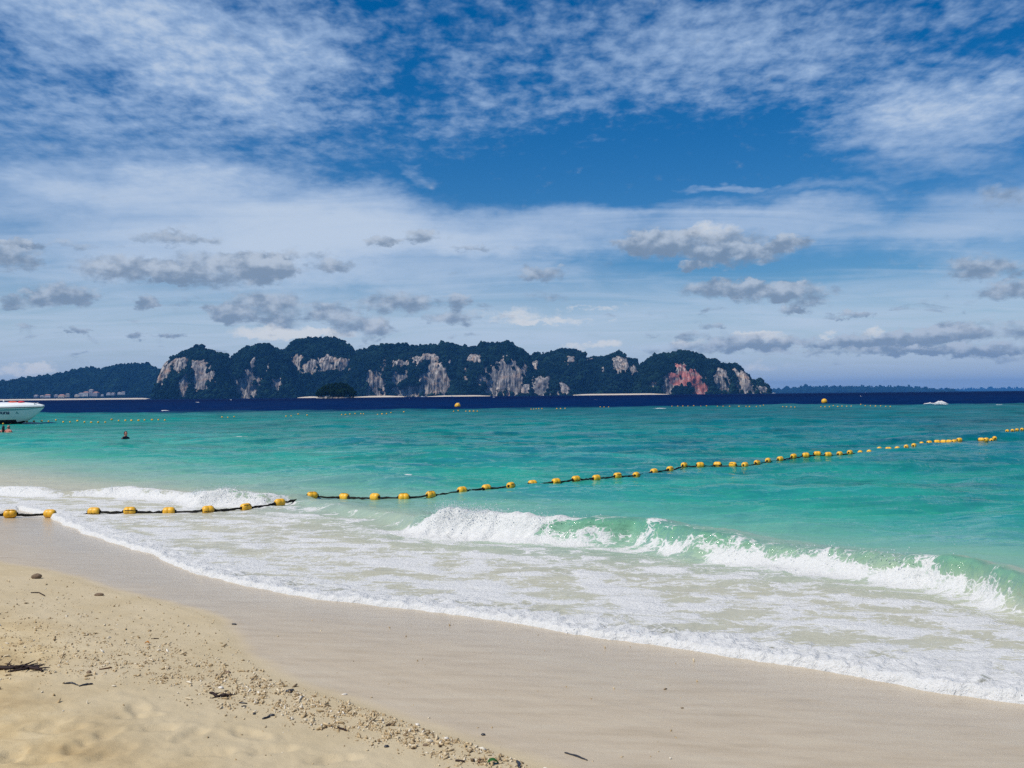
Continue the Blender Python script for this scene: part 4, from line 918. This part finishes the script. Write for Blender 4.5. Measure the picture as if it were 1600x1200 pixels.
def speedboat():
    D = 74.0
    tipw = at_depth(68.5, 635.4, D); L = 9.2
    root = empty('speedboat', (float(tipw[0]), D, 0.0)); tag(root, 'white speedboat with blue name on its pale hull, bow pointing right, at the left edge', 'boat')
    # local x: 0 at bow tip, negative aft; sections
    us = np.concatenate([np.linspace(0, .12, 7), np.linspace(.16, 1, 16)])
    def half(u): return 1.18 * (1 - (1 - min(1, u / .52)) ** 2.1) * (1 - .06 * max(0, u - .6))
    def sheer(u): return 1.30 - .30 * u * .35 - .02
    def keel(u): return 1.20 * math.exp(-(u / .125) ** 1.15) - 0.34 * (1 - math.exp(-u / .16))
    def chine_z(u): return keel(u) + (0.10 + .30 * min(1, u / .3)) * (sheer(u) - keel(u)) * .9
    ss = []; nsec = 9
    for u in us:
        h, z1, z0, zc = max(.02, half(u)), sheer(u), keel(u), chine_z(u); hc_ = h * (.25 + .62 * min(1, u / .45))
        prof = [(0, z0), (hc_ * .5, z0 + (zc - z0) * .45), (hc_, zc), (hc_ + (h - hc_) * .30, zc + (z1 - zc) * .25), (hc_ + (h - hc_) * .58, zc + (z1 - zc) * .5), (hc_ + (h - hc_) * .82, zc + (z1 - zc) * .76), (hc_ + (h - hc_) * .90, zc + (z1 - zc) * .86), (h, z1)]
        ss.append([(-u * L, -a, b) for (a, b) in prof[::-1]] + [(-u * L, a, b) for (a, b) in prof[1:]])
    n = len(ss[0]); V = [p for s in ss for p in s]; Fs = [tuple(q) for q in grid_faces(len(ss), n)]; Fs.append(tuple(range((len(ss) - 1) * n, len(ss) * n)))
    me = bpy.data.meshes.new('hull'); me.from_pydata(V, [], Fs); me.materials.append(HULL); me.materials.append(STRIPE); me.materials.append(KEEL_SHADE); me.update()
    for p in me.polygons:
        zc = p.center.z; u = -p.center.x / L
        c = p.index % (n - 1)
        if c in (1, n - 3) : p.material_index = 1
        if zc < 0.20: p.material_index = 2  # lowest hull faces coloured near black for the shadow along the keel
    me.shade_smooth(); hull = link('hull', me, None, root)
    # deck moulding with raised foredeck
    dk = []
    for u in us:
        h, z1 = max(.03, half(u)) * 1.03, sheer(u); up = .30 * (1 - math.exp(-(u / .10))) ; q = min(1, u / .06)
        dk.append([(-u * L + .05, y * h, z) for (y, z) in [(-1, z1 + .012), (-1.0, z1 + .07 + .06 * q), (-.86, z1 + .10 + up * .55), (-.6, z1 + .12 + up * .88), (-.3, z1 + .13 + up), (0, z1 + .14 + up * 1.03), (.3, z1 + .13 + up), (.6, z1 + .12 + up * .88), (.86, z1 + .10 + up * .55), (1.0, z1 + .07 + .06 * q), (1, z1 + .012)]])
    m_ = 13; V = [p for s in dk[:m_] for p in s]; n2 = len(dk[0]); Fs = [tuple(q) for q in grid_faces(m_, n2)]; Fs.append(tuple(range(n2)))
    me = bpy.data.meshes.new('foredeck'); me.from_pydata(V, [], Fs); me.update(); bm = bmesh.new(); bm.from_mesh(me); bmesh.ops.recalc_face_normals(bm, faces=bm.faces); bm.to_mesh(me); bm.free(); me.shade_smooth()
    link('foredeck', me, GEL, root)
    for sgn in (-1, 1):
        bm = bmesh.new(); tube(bm, [(-u * L + .04, sgn * max(.03, half(u)) * 1.03, sheer(u)) for u in us], .030, 8); link('rub_rail', bm_mesh('rub_rail', bm), RUB, root)
        bm = bmesh.new(); V = []
        for s in dk[m_ - 1:]: V += [(s[0][0], sgn * abs(s[0][1]), s[0][2]), (s[1][0], sgn * abs(s[1][1]), s[1][2] + .12), (s[1][0], sgn * (abs(s[1][1]) - .25), s[1][2] + .12), (s[1][0], sgn * (abs(s[1][1]) - .25), s[0][2] - .5)]
        me = mesh_np('side_deck', V, grid_faces(len(dk) - m_ + 1, 4)); link('side_deck', me, GEL, root)
        # bow rail stanchion feet
        bm = bmesh.new(); tube(bm, [(-.62, sgn * .25, 1.46), (-.62, sgn * .25, 1.60)], .028, 8); tube(bm, [(-.70, sgn * .25, 1.60), (-.54, sgn * .25, 1.60)], .024, 8); link('cleat', bm_mesh('cleat', bm), STEEL, root)
    bm = bmesh.new(); bmesh.ops.create_cube(bm, size=1, matrix=Matrix.Translation((-L * .78, 0, .45)) @ Matrix.Diagonal((L * .40, 1.7, .1, 1))); link('cockpit_floor', bm_mesh('cockpit_floor', bm), GEL, root)
    for yy in (-.5, .5):
        bm = bmesh.new(); bmesh.ops.create_cube(bm, size=1, matrix=Matrix.Translation((-L * .72, yy, .78)) @ Matrix.Diagonal((.55, .5, .5, 1))); bmesh.ops.create_cube(bm, size=1, matrix=Matrix.Translation((-L * .72 - .25, yy, 1.2)) @ Matrix.Diagonal((.12, .5, .5, 1))); bmesh.ops.bevel(bm, geom=bm.edges[:], offset=.03, segments=2, affect='EDGES'); link('seat', bm_mesh('seat', bm), SEAT, root)
    V = [(-L * .56, -.95, 1.52), (-L * .53, 0, 1.58), (-L * .56, .95, 1.52), (-L * .62, -.85, 2.0), (-L * .59, 0, 2.08), (-L * .62, .85, 2.0)]
    me = bpy.data.meshes.new('windscreen'); me.from_pydata(V, [], [(0, 1, 4, 3), (1, 2, 5, 4)]); me.update(); w = link('windscreen', me, GLS, root); md = w.modifiers.new('thick', 'SOLIDIFY'); md.thickness = .03
    bm = bmesh.new(); bmesh.ops.create_cube(bm, size=1, matrix=Matrix.Translation((-L * 1.04, 0, .75)) @ Matrix.Diagonal((.5, .42, .75, 1))); bmesh.ops.create_cube(bm, size=1, matrix=Matrix.Translation((-L * 1.04, 0, .0)) @ Matrix.Diagonal((.22, .16, .9, 1))); bmesh.ops.bevel(bm, geom=bm.edges[:], offset=.05, segments=2, affect='EDGES'); link('outboard_motor', bm_mesh('outboard_motor', bm), INK, root)
    bm = bmesh.new(); bmesh.ops.create_uvsphere(bm, u_segments=12, v_segments=8, radius=.07, matrix=Matrix.Translation((-3.05, -.2, 1.80))); link('nav_light', bm_mesh('nav_light', bm), GEL, root)
    # lettering along the port... camera-facing side
    def surf(x, z):
        u = -x / L; h, z1, z0, zc = half(u), sheer(u), keel(u), chine_z(u); hc_ = h * (.25 + .62 * min(1, u / .45)); k = min(1.05, max(0, (z - zc) / (z1 - zc)))
        return -(hc_ + (h - hc_) * np.interp(k, [0, .25, .5, .76, .86, 1], [0, .30, .58, .82, .90, 1])) - .012
    cu = bpy.data.curves.new('lettering', 'FONT'); cu.body = 'royouna'; cu.size = .46; cu.shear = .35; cu.space_character = .92; cu.offset = .010; cu.resolution_u = 3
    to = bpy.data.objects.new('lettering', cu); COL.objects.link(to)
    me = bpy.data.meshes.new_from_object(to.evaluated_get(bpy.context.evaluated_depsgraph_get())); bpy.data.objects.remove(to)
    bm = bmesh.new(); bm.from_mesh(me); bmesh.ops.triangulate(bm, faces=bm.faces[:]); bmesh.ops.subdivide_edges(bm, edges=[e for e in bm.edges if e.calc_length() > .12], cuts=2)
    wmax = max(v.co.x for v in bm.verts)
    for v in bm.verts:
        x = -2.30 + (v.co.x - wmax) * .95; z = .73 + v.co.y * .95 + (x + 2.3) * -.03; v.co = (x, surf(x, z), z)
    me = bm_mesh('lettering', bm); link('lettering', me, INK, hull)
    bm = bmesh.new()
    for (dx, dz, w_, h_) in [(0, 0, .16, .05), (-.02, .06, .11, .05), (-.03, .12, .05, .05), (.08, -.04, .05, .03), (-.12, -.03, .05, .03)]:
        vs = [(-1.78 + dx + a * w_, .80 + dz + b * h_) for (a, b) in ((-.5, -.5), (.5, -.5), (.5, .5), (-.5, .5))]; bm.faces.new([bm.verts.new((x, surf(x, z) , z)) for (x, z) in vs])
    link('emblem', bm_mesh('emblem', bm), STRIPE, hull)
    return root
boat = speedboat()
def cloth_bundle(name, px, py, D, sc, mat, label):
    p = at_depth(px, py, D); v, f = ICO3; nz = fbm(v[:, 0] * 2.2 + px, v[:, 1] * 2.2 + v[:, 2] * 2, 3, 400)
    V = v * np.array(sc) * (1 + .35 * nz)[:, None]; V[:, 2] = np.maximum(V[:, 2], -sc[2] * .5)
    o = link(name, mesh_np(name, V, f), mat, smooth_=True); o.location = p; tag(o, label, name.replace('_', ' '))
cloth_bundle('cushion', 20.5, 628.9, 73.9, (.36, .3, .11), REDB, 'orange red cushion lying on the speedboat foredeck')
cloth_bundle('life_vest', 33.5, 628.9, 73.9, (.26, .28, .12), REDC, 'crimson life vest on the speedboat foredeck, nearer the bow')

# ------------------------------------------------------------------ bathers
SKIN = plain('skin_sunburnt', (0.50, 0.17, 0.12), .5, .12, 9); SKIN2 = plain('skin_tan', (0.34, 0.13, 0.09), .45, .15, 9)
HAIRD = plain('hair_dark', (0.012, 0.009, 0.008), .4, .3, 40); HAIRG = plain('hair_grey', (0.16, 0.15, 0.12), .6, .3, 40); SHIRT = plain('wet_black_shirt', (0.008, 0.008, 0.010), .35, .3, 9)
def ell(bm, c, r, rot=None):
    M = Matrix.Translation(c) @ (rot.to_4x4() if rot else Matrix.Identity(4)) @ Matrix.Diagonal((*r, 1)); bmesh.ops.create_uvsphere(bm, u_segments=16, v_segments=12, radius=1, matrix=M)
def cone(bm, a, b, ra, rb):
    a, b = Vector(a), Vector(b); d = b - a
    bmesh.ops.create_cone(bm, cap_ends=True, segments=14, radius1=ra, radius2=rb, depth=d.length, matrix=Matrix.Translation((a + b) / 2) @ d.to_track_quat('Z', 'Y').to_matrix().to_4x4()); ell(bm, a, (ra,) * 3); ell(bm, b, (rb,) * 3)
def person(px, py, zchin, face, label, skin, hair, longhair=False, shirt=False, bald=False, wide=1.0):
    """bather standing in the water; the pixel is where the chest meets the surface; local +Y is the facing direction; origin at chin level"""
    p = on_plane(px, py, 0.0); z = water_z(p[0], p[1])
    root = empty('person', (p[0], p[1], z + zchin), face); root.scale = (.9, .9, .9); tag(root, label, 'person')
    bm = bmesh.new()
    ell(bm, (0, .0, .115), (.075, .095, .118)); ell(bm, (0, .03, .035), (.055, .065, .055)); ell(bm, (0, .098, .085), (.014, .022, .028))       # skull, jaw, nose
    ell(bm, (0, .085, .135), (.05, .02, .012)); ell(bm, (0, .088, .035), (.026, .014, .012))                                                # brow, mouth
    for s in (-1, 1): ell(bm, (s * .078, -.01, .10), (.014, .024, .034))
    cone(bm, (0, -.02, .03), (0, -.03, -.10), .058, .066)
    for s in (-1, 1): cone(bm, (s * .02, -.03, -.05), (s * .165 * wide, -.03, -.125), .058, .058)
    ell(bm, (0, -.03, -.14), (.17 * wide, .085, .07)); ell(bm, (0, -.03, -.30), (.17 * wide, .11, .22)); ell(bm, (0, -.02, -.55), (.15 * wide, .105, .2)); ell(bm, (0, -.02, -.72), (.165 * wide, .115, .14))
    for s in (-1, 1):
        cone(bm, (s * .175 * wide, -.03, -.15), (s * .27 * wide, .02, -.42), .060, .045); cone(bm, (s * .27 * wide, .02, -.42), (s * .22, .22, -.52), .043, .030); ell(bm, (s * .20, .29, -.54), (.035, .06, .016))
        cone(bm, (s * .09, -.02, -.75), (s * .11, .02, -1.15), .085, .058); cone(bm, (s * .11, .02, -1.15), (s * .12, -.03, -1.55), .055, .036)
        for k in range(4): cone(bm, (s * (.175 + k * .016), .33, -.545), (s * (.17 + k * .018), .40 - abs(k - 1.5) * .008, -.555), .008, .007)
        cone(bm, (s * .17, .27, -.54), (s * .135, .32, -.545), .010, .008)
    me = bm_mesh('body', bm); b = link('body', me, skin, root, smooth_=True)
    md = b.modifiers.new('join', 'REMESH'); md.mode = 'VOXEL'; md.voxel_size = .011; md.use_smooth_shade = True
    sm = b.modifiers.new('soft', 'SMOOTH'); sm.factor = .5; sm.iterations = 3
    v, f = ICO3; keep = (v[:, 1] < .35 - .0 * v[:, 2]) | (v[:, 2] > .62)
    if not bald or True:
        V = v * np.array([.086, .104, .126]) * (1 + .05 * fbm(v[:, 0] * 4, v[:, 1] * 4 + v[:, 2] * 4, 3, 420))[:, None] + np.array([0, -.012, .125])
        if bald: keep = (v[:, 2] < .35) & (v[:, 1] < .1) & (v[:, 2] > -.6)
        else: keep &= v[:, 2] > -.62
        fk = f[keep[f].all(1)]
        h = link('hair', mesh_np('hair', V, fk), hair, root, smooth_=True); md = h.modifiers.new('t', 'SOLIDIFY'); md.thickness = .012
    if longhair:
        bm = bmesh.new(); ell(bm, (0, -.085, .02), (.082, .045, .17)); ell(bm, (0, -.10, -.12), (.07, .035, .16)); hh = link('hair_length', bm_mesh('hair_length', bm), hair, root, smooth_=True)
    if shirt:
        bm = bmesh.new(); ell(bm, (0, -.03, -.15), (.20, .105, .078)); ell(bm, (0, -.03, -.32), (.19, .13, .25)); cone(bm, (0, -.025, -.035), (0, -.03, -.12), .068, .085)
        for s in (-1, 1): cone(bm, (s * .03, -.03, -.065), (s * .17, -.03, -.13), .064, .068)
        for s in (-1, 1): cone(bm, (s * .178, -.03, -.15), (s * .25, .0, -.33), .074, .062)
        sh = link('shirt', bm_mesh('shirt', bm), SHIRT, root, smooth_=True); md = sh.modifiers.new('join', 'REMESH'); md.mode = 'VOXEL'; md.voxel_size = .014; md.use_smooth_shade = True
        bm = bmesh.new(); ell(bm, (.03, -.145, -.19), (.014, .006, .014)); link('logo_patch', bm_mesh('logo_patch', bm), GEL, sh)
    return root
person(196.6, 685.2, .165, R(-120), 'bather with wet dark hair in a black shirt, alone in the water', SKIN2, HAIRD, shirt=True)
person(5.2, 675.8, .17, R(20), 'bather with long black hair by the speedboat at the left edge', SKIN, HAIRD, longhair=True)
person(13.6, 676.0, .19, R(-10), 'bare shouldered bather with short grey hair, right of the long haired one', SKIN, HAIRG, bald=True, wide=1.1)

# ------------------------------------------------------------------ tiny boats far out
def far_boat(px, py, L, label):
    p = on_plane(px, py, 0.0); o = empty('small_boat', (p[0], p[1], 0)); tag(o, label, 'boat', 'small white boats far out')
    V = []
    for u in np.linspace(0, 1, 9):
        h = .13 * L * math.sin(math.pi * min(1, .12 + u * .8)) ** .6; k = .06 * L * (2 * u - 1) ** 2
        V += [(u * L - L / 2, -h, .09 * L + k), (u * L - L / 2, -h * .6, -.02 * L), (u * L - L / 2, h * .6, -.02 * L), (u * L - L / 2, h, .09 * L + k)]
    me = mesh_np('hull', V, grid_faces(9, 4)); h_ = link('hull', me, GEL, o); md = h_.modifiers.new('t', 'SOLIDIFY'); md.thickness = .02 * L
    bm = bmesh.new(); bmesh.ops.create_cube(bm, size=1, matrix=Matrix.Translation((-.1 * L, 0, .19 * L)) @ Matrix.Diagonal((.3 * L, .2 * L, .14 * L, 1))); bmesh.ops.bevel(bm, geom=bm.edges[:], offset=.02 * L, segments=2, affect='EDGES'); link('cabin', bm_mesh('cabin', bm), GEL, o)
    bm = bmesh.new(); bmesh.ops.create_cube(bm, size=1, matrix=Matrix.Translation((-.1 * L, 0, .28 * L)) @ Matrix.Diagonal((.4 * L, .24 * L, .02 * L, 1))); link('canopy', bm_mesh('canopy', bm), GEL, o)
far_boat(660.5, 620.3, 8, 'tiny white boat off the beach left of the triangular cliff')
far_boat(706, 619.7, 6, 'tiny white boat off the beach below the triangular cliff')
far_boat(1209, 614.7, 10, 'tiny white boat beside the tip of the red headland')

# ------------------------------------------------------------------ tide line rubble and drift
def coral_mat():
    m, t, out = new_mat('coral_rubble'); tc = t.n.new('ShaderNodeTexCoord').outputs['Object']; oi = t.n.new('ShaderNodeObjectInfo').outputs['Random']
    rp = t.n.new('ShaderNodeNewGeometry').outputs['Random Per Island']
    c = t.ramp(t.math('FRACT', t.math('ADD', rp, oi)), [(0, (0.10, 0.07, 0.045)), (.07, (0.30, 0.21, 0.115)), (.3, (0.44, 0.32, 0.17)), (.6, (0.58, 0.45, 0.27)), (.85, (0.66, 0.55, 0.37)), (1, (.74, .68, .56))])
    n = t.noise(tc, 90, 4, .6); c = t.mix(t.step(n, .5, .7, 0, .35), c, (.25, .17, .09))
    p = t.n.new('ShaderNodeBsdfPrincipled'); t.put(c, p.inputs['Base Color']); p.inputs['Roughness'].default_value = .9; p.inputs['Specular IOR Level'].default_value = .15; t.put(t.bump(n, .6, .004), p.inputs['Normal']); t.l.new(p.outputs[0], out.inputs[0]); return m
CORAL = coral_mat()
def ground(px, py):
    p = on_beach(px, py); z = float(sand_z(np.array([p[0]]), np.array([p[1]]))[0] + prints_z(np.array([p[0]]), np.array([p[1]]))[0]); return np.array([p[0], p[1], z])
band = [(-60, 1000, 50, .5), (0, 1010, 50, .6), (100, 1010, 50, .65), (200, 1022, 42, .8), (270, 1045, 38, 1.1), (340, 1068, 34, 1.6), (420, 1087, 28, 2.2), (500, 1108, 28, 2.2), (580, 1130, 28, 2.2), (660, 1152, 26, 2.0), (740, 1175, 24, 1.7), (820, 1195, 20, 1.3), (900, 1215, 18, .8)]
bx, by, bs, bw = np.array(band, float).T
def rubble_points(n):
    xs = rng.choice(np.arange(-60, 900), n * 2, p=(lambda w: w / w.sum())(np.interp(np.arange(-60, 900), bx, bw * bs)))
    ys = np.interp(xs, bx, by) + rng.normal(0, 1, len(xs)) * np.interp(xs, bx, bs) * .62
    xs = xs + rng.random(len(xs))
    clump = fbm(xs / 28, ys / 11, 3, 500); keep = rng.random(len(xs)) < np.clip(.40 + 1.5 * clump, .06, 1)
    ed = np.array([on_beach(a, b) for a, b in zip(xs[keep], ys[keep])]); s_ = ed[:, :2] @ SS; n_ = ed[:, :2] @ SN
    ok = n_ < n_wet(s_) - .04
    return ed[ok][:n]
def rubble():
    P = rubble_points(8500); extra = np.array([on_beach(rng.uniform(-40, 420), rng.uniform(905, 1060)) for _ in range(1500)]); P = np.concatenate([P, extra])
    s_ = P[:, :2] @ SS; n_ = P[:, :2] @ SN; P = P[n_ < n_wet(s_) - .03]
    stray = np.array([on_beach(rng.uniform(300, 1100), rng.uniform(960, 1200)) for _ in range(160)]); P = np.concatenate([P, stray])
    P[:, 2] = sand_z(P[:, 0], P[:, 1]) + prints_z(P[:, 0], P[:, 1])
    k = len(P); size = np.clip(rng.lognormal(-5.65, .52, k), .0016, .013); scl = size[:, None] * np.stack([rng.uniform(.9, 2.6, k), rng.uniform(.6, 1.1, k), rng.uniform(.5, .9, k)], -1)
    P[:, 2] += size * .35
    V, Fc = scatter(ICO1 if False else (np.array([[1, 0, 0], [-1, 0, 0], [.2, 1, 0], [-.1, -1, .1], [.1, .2, 1], [0, -.1, -1]], float), np.array([[0, 2, 4], [2, 1, 4], [1, 3, 4], [3, 0, 4], [2, 0, 5], [1, 2, 5], [3, 1, 5], [0, 3, 5]])), P, scl, .3)
    tag(link('coral_gravel', mesh_np('coral_gravel', V, Fc), CORAL), 'band of small coral gravel and shell grit along the tide line', 'gravel', kind='stuff')
    # larger broken coral sticks, one by one
    protos = []
    for q in range(5):
        bm = bmesh.new(); r_ = random.Random(q)
        L_ = .022
        tube(bm, [(-L_, 0, 0), (-L_ * .3, r_.uniform(-.004, .004), .002), (L_ * .4, r_.uniform(-.005, .005), .001), (L_, r_.uniform(-.008, .008), 0)], [.004, .006, .0055, .0035], 6)
        if q % 2: tube(bm, [(0, 0, 0), (r_.uniform(-.004, .008), .010, .004), (r_.uniform(-.004, .012), .018, .004)], [.005, .0045, .003], 6)
        protos.append(bm_mesh('coral_fragment', bm))
    Q = rubble_points(170)
    for i, p in enumerate(Q):
        z = float(sand_z(np.array([p[0]]), np.array([p[1]]))[0]); o = link('coral_fragment', protos[i % 5], CORAL, smooth_=True)
        o.location = (p[0], p[1], z + .005); o.rotation_euler = (rng.uniform(-.3, .3), rng.uniform(-.3, .3), rng.uniform(0, 6.3)); o.scale = (rng.uniform(.6, 1.15),) * 3
        tag(o, 'pale broken coral stick among the gravel of the tide line', 'coral', 'broken coral sticks on the tide line')
rubble()
WOODD = plain('wet_driftwood', (0.022, 0.010, 0.007), .7, .5, 30, .3, .004); WOODB = plain('brown_twig', (0.16, 0.075, 0.035), .8, .3, 40, .2, .003); STONE = plain('brown_stone', (0.20, 0.14, 0.09), .85, .4, 25, .2, .01); BLK = plain('black_shell', (0.02, 0.022, 0.028), .4, .3, 30); LEAFG = plain('green_leaf', (0.03, 0.12, 0.02), .5, .3, 40); LEAFO = plain('orange_leaf', (0.55, 0.22, 0.03), .6, .3, 40); PALE = plain('pale_shell', (0.72, 0.66, 0.56), .5, .1, 40)
def stick(name, pts_px, rad, mat, label, cat, forks=0, lift=.0):
    P = [ground(*q) for q in pts_px]; c = P[len(P) // 2]; bm = bmesh.new(); L = []
    for i in range(len(P) - 1):
        for k in range(4):
            a = P[i] + (P[i + 1] - P[i]) * k / 4 - c; L.append(tuple(a + np.array([rng.normal(0, rad * .25), rng.normal(0, rad * .25), rad * .7 + lift * math.sin(len(L))])))
    L.append(tuple(P[-1] - c + np.array([0, 0, rad * .5]))); n = len(L)
    tube(bm, L, [rad * (.55 + .6 * math.sin(math.pi * (i + .6) / (n + .4))) * rng.uniform(.8, 1.2) for i in range(n)], 7)
    for k in range(forks):
        i = rng.integers(1, n - 1); a = Vector(L[i]); d = Vector((rng.normal(0, 1), rng.normal(0, 1), rng.uniform(.0, .35))).normalized() * rad * rng.uniform(4, 9)
        tube(bm, [a, a + d * .5, a + d + Vector((0, 0, -.2 * rad))], [rad * .5, rad * .35, rad * .15], 6)
    o = link(name, bm_mesh(name, bm), mat, smooth_=True); o.location = c; tag(o, label, cat)
stick('driftwood', [(-25, 1046), (10, 1046), (40, 1046), (64, 1050)], .013, WOODD, 'dark wet driftwood branch at the left edge of the beach', 'driftwood', 14)
stick('driftwood', [(12, 1051), (35, 1049), (56, 1045), (66, 1052)], .009, WOODD, 'shorter dark branch tangled against the driftwood at the left edge', 'driftwood', 8)
stick('driftwood', [(328, 1086), (340, 1092), (352, 1091), (363, 1088)], .009, WOODD, 'forked dark twig lying in the middle of the gravel band', 'twig', 7, .006)
stick('seaweed_strand', [(100, 1071), (112, 1070), (122, 1073)], .005, BLK, 'thin black seaweed strand below the driftwood', 'seaweed')
stick('seaweed_strand', [(124, 1075), (134, 1073), (145, 1072)], .006, BLK, 'thicker black seaweed strand right of the thin one', 'seaweed')
stick('twig', [(155, 1049), (175, 1045)], .004, WOODB, 'straight reddish brown twig on the smooth sand left', 'twig')
stick('twig', [(528, 1140), (545, 1146)], .005, WOODD, 'straight dark twig on bare sand below the gravel', 'twig')
stick('twig', [(882, 1177), (900, 1182), (918, 1189)], .0045, BLK, 'long black twig on the wet sand at bottom centre', 'twig')
stick('twig', [(712, 1192), (726, 1194)], .006, WOODD, 'short dark twig near the bottom of the gravel band', 'twig')
stick('twig', [(747, 1197), (750, 1188)], .004, WOODB, 'small brown twig standing across the gravel at the bottom', 'twig')
stick('twig', [(808, 1192), (813, 1204)], .007, BLK, 'stubby black stick at the bottom edge', 'twig')
stick('twig', [(236, 1000), (248, 1000)], .004, WOODD, 'short dark twig on smooth sand above the gravel', 'twig')
stick('twig', [(410, 1126), (422, 1123)], .005, BLK, 'short black stick beside the dark shell below the gravel', 'twig')
stick('twig', [(374, 1101), (386, 1102)], .004, BLK, 'upper of two thin black sticks right of the forked twig', 'twig')
stick('twig', [(377, 1107), (385, 1106)], .004, BLK, 'lower of two thin black sticks right of the forked twig', 'twig')
stick('twig', [(48, 928), (62, 928), (70, 933)], .006, WOODD, 'bent dark twig on the sand below the brown rock', 'twig')
def pebble(name, px, py, sc, mat, label, cat, lumps=.3):
    p = ground(px, py); v, f = ICO2; nz = fbm(v[:, 0] * 1.7 + px, v[:, 1] * 1.7 + v[:, 2] * 1.9, 3, 600)
    V = v * np.array(sc) * (1 + lumps * nz)[:, None]
    o = link(name, mesh_np(name, V, f), mat, smooth_=True); o.location = p + np.array([0, 0, sc[2] * .55]); o.rotation_euler = (0, 0, rng.uniform(-.6, .6)); tag(o, label, cat)
pebble('rock', 57, 905, (.048, .035, .030), STONE, 'round brown rock sitting alone on the sand at upper left', 'rock', .45)
pebble('rock', 155, 932, (.040, .022, .016), STONE, 'flat brown rock near the edge of the wet sand', 'rock', .4)
pebble('pebble', 453, 1083, (.028, .016, .010), BLK, 'dark flat shell at the top of the gravel band', 'shell')
pebble('pebble', 366, 976, (.022, .010, .008), BLK, 'small dark pebble on the wet sand left', 'pebble')
pebble('pebble', 425, 1121, (.018, .010, .007), BLK, 'dark shell on bare sand below the gravel', 'shell')
pebble('pebble', 455, 1126, (.009, .008, .007), BLK, 'tiny round black pebble below the gravel', 'pebble')
pebble('pebble', 397, 1118, (.008, .009, .007), BLK, 'tiny black pebble left of the dark shell', 'pebble')
pebble('pebble', 755, 1149, (.012, .009, .007), BLK, 'lone black pebble on the wet sand at bottom centre', 'pebble')
pebble('pebble', 604, 1170, (.013, .009, .007), BLK, 'black pebble at the lower rim of the gravel', 'pebble')
pebble('pebble', 665, 1168, (.016, .010, .007), STONE, 'brown pebble in the lower gravel', 'pebble')
pebble('pebble', 739, 1192, (.010, .008, .008), BLK, 'black pebble between two twigs at the bottom', 'pebble')
pebble('shell', 345, 1078, (.016, .012, .009), PALE, 'whitish shell above the forked twig', 'shell')
pebble('shell', 652, 1134, (.013, .010, .008), PALE, 'white shell fragment at the seaward rim of the gravel', 'shell')
pebble('shell', 697, 1158, (.014, .011, .009), PALE, 'rounded white shell in the lower gravel', 'shell')
pebble('shell', 538, 1086, (.018, .007, .006), PALE, 'slim white shell on the wet sand beside the gravel', 'shell')
pebble('pebble', 356, 1053, (.022, .013, .008), STONE, 'brown pebble above the gravel band', 'pebble')
pebble('pebble', 139, 1054, (.015, .012, .011), STONE, 'dark brown pebble right of the driftwood', 'pebble')
def leaf(px, py, L, W, mat, label):
    p = ground(px, py); V = []; n = 9
    for i in range(n):
        u = i / (n - 1); w = W * math.sin(math.pi * u ** .8) ** .8; z = .012 * math.sin(math.pi * u)
        V += [((u - .5) * L, -w, z + .006), ((u - .5) * L, 0, z), ((u - .5) * L, w, z + .008)]
    o = link('fallen_leaf', mesh_np('fallen_leaf', V, grid_faces(n, 3)), mat, smooth_=True); md = o.modifiers.new('t', 'SOLIDIFY'); md.thickness = .0015
    o.location = p + np.array([0, 0, .006]); o.rotation_euler = (0, .1, rng.uniform(-.5, .5)); tag(o, label, 'leaf')
leaf(770, 1197, .055, .014, LEAFG, 'green leaf at the bottom edge of the beach')
leaf(230, 1010, .035, .010, LEAFO, 'orange leaf on the smooth sand left')
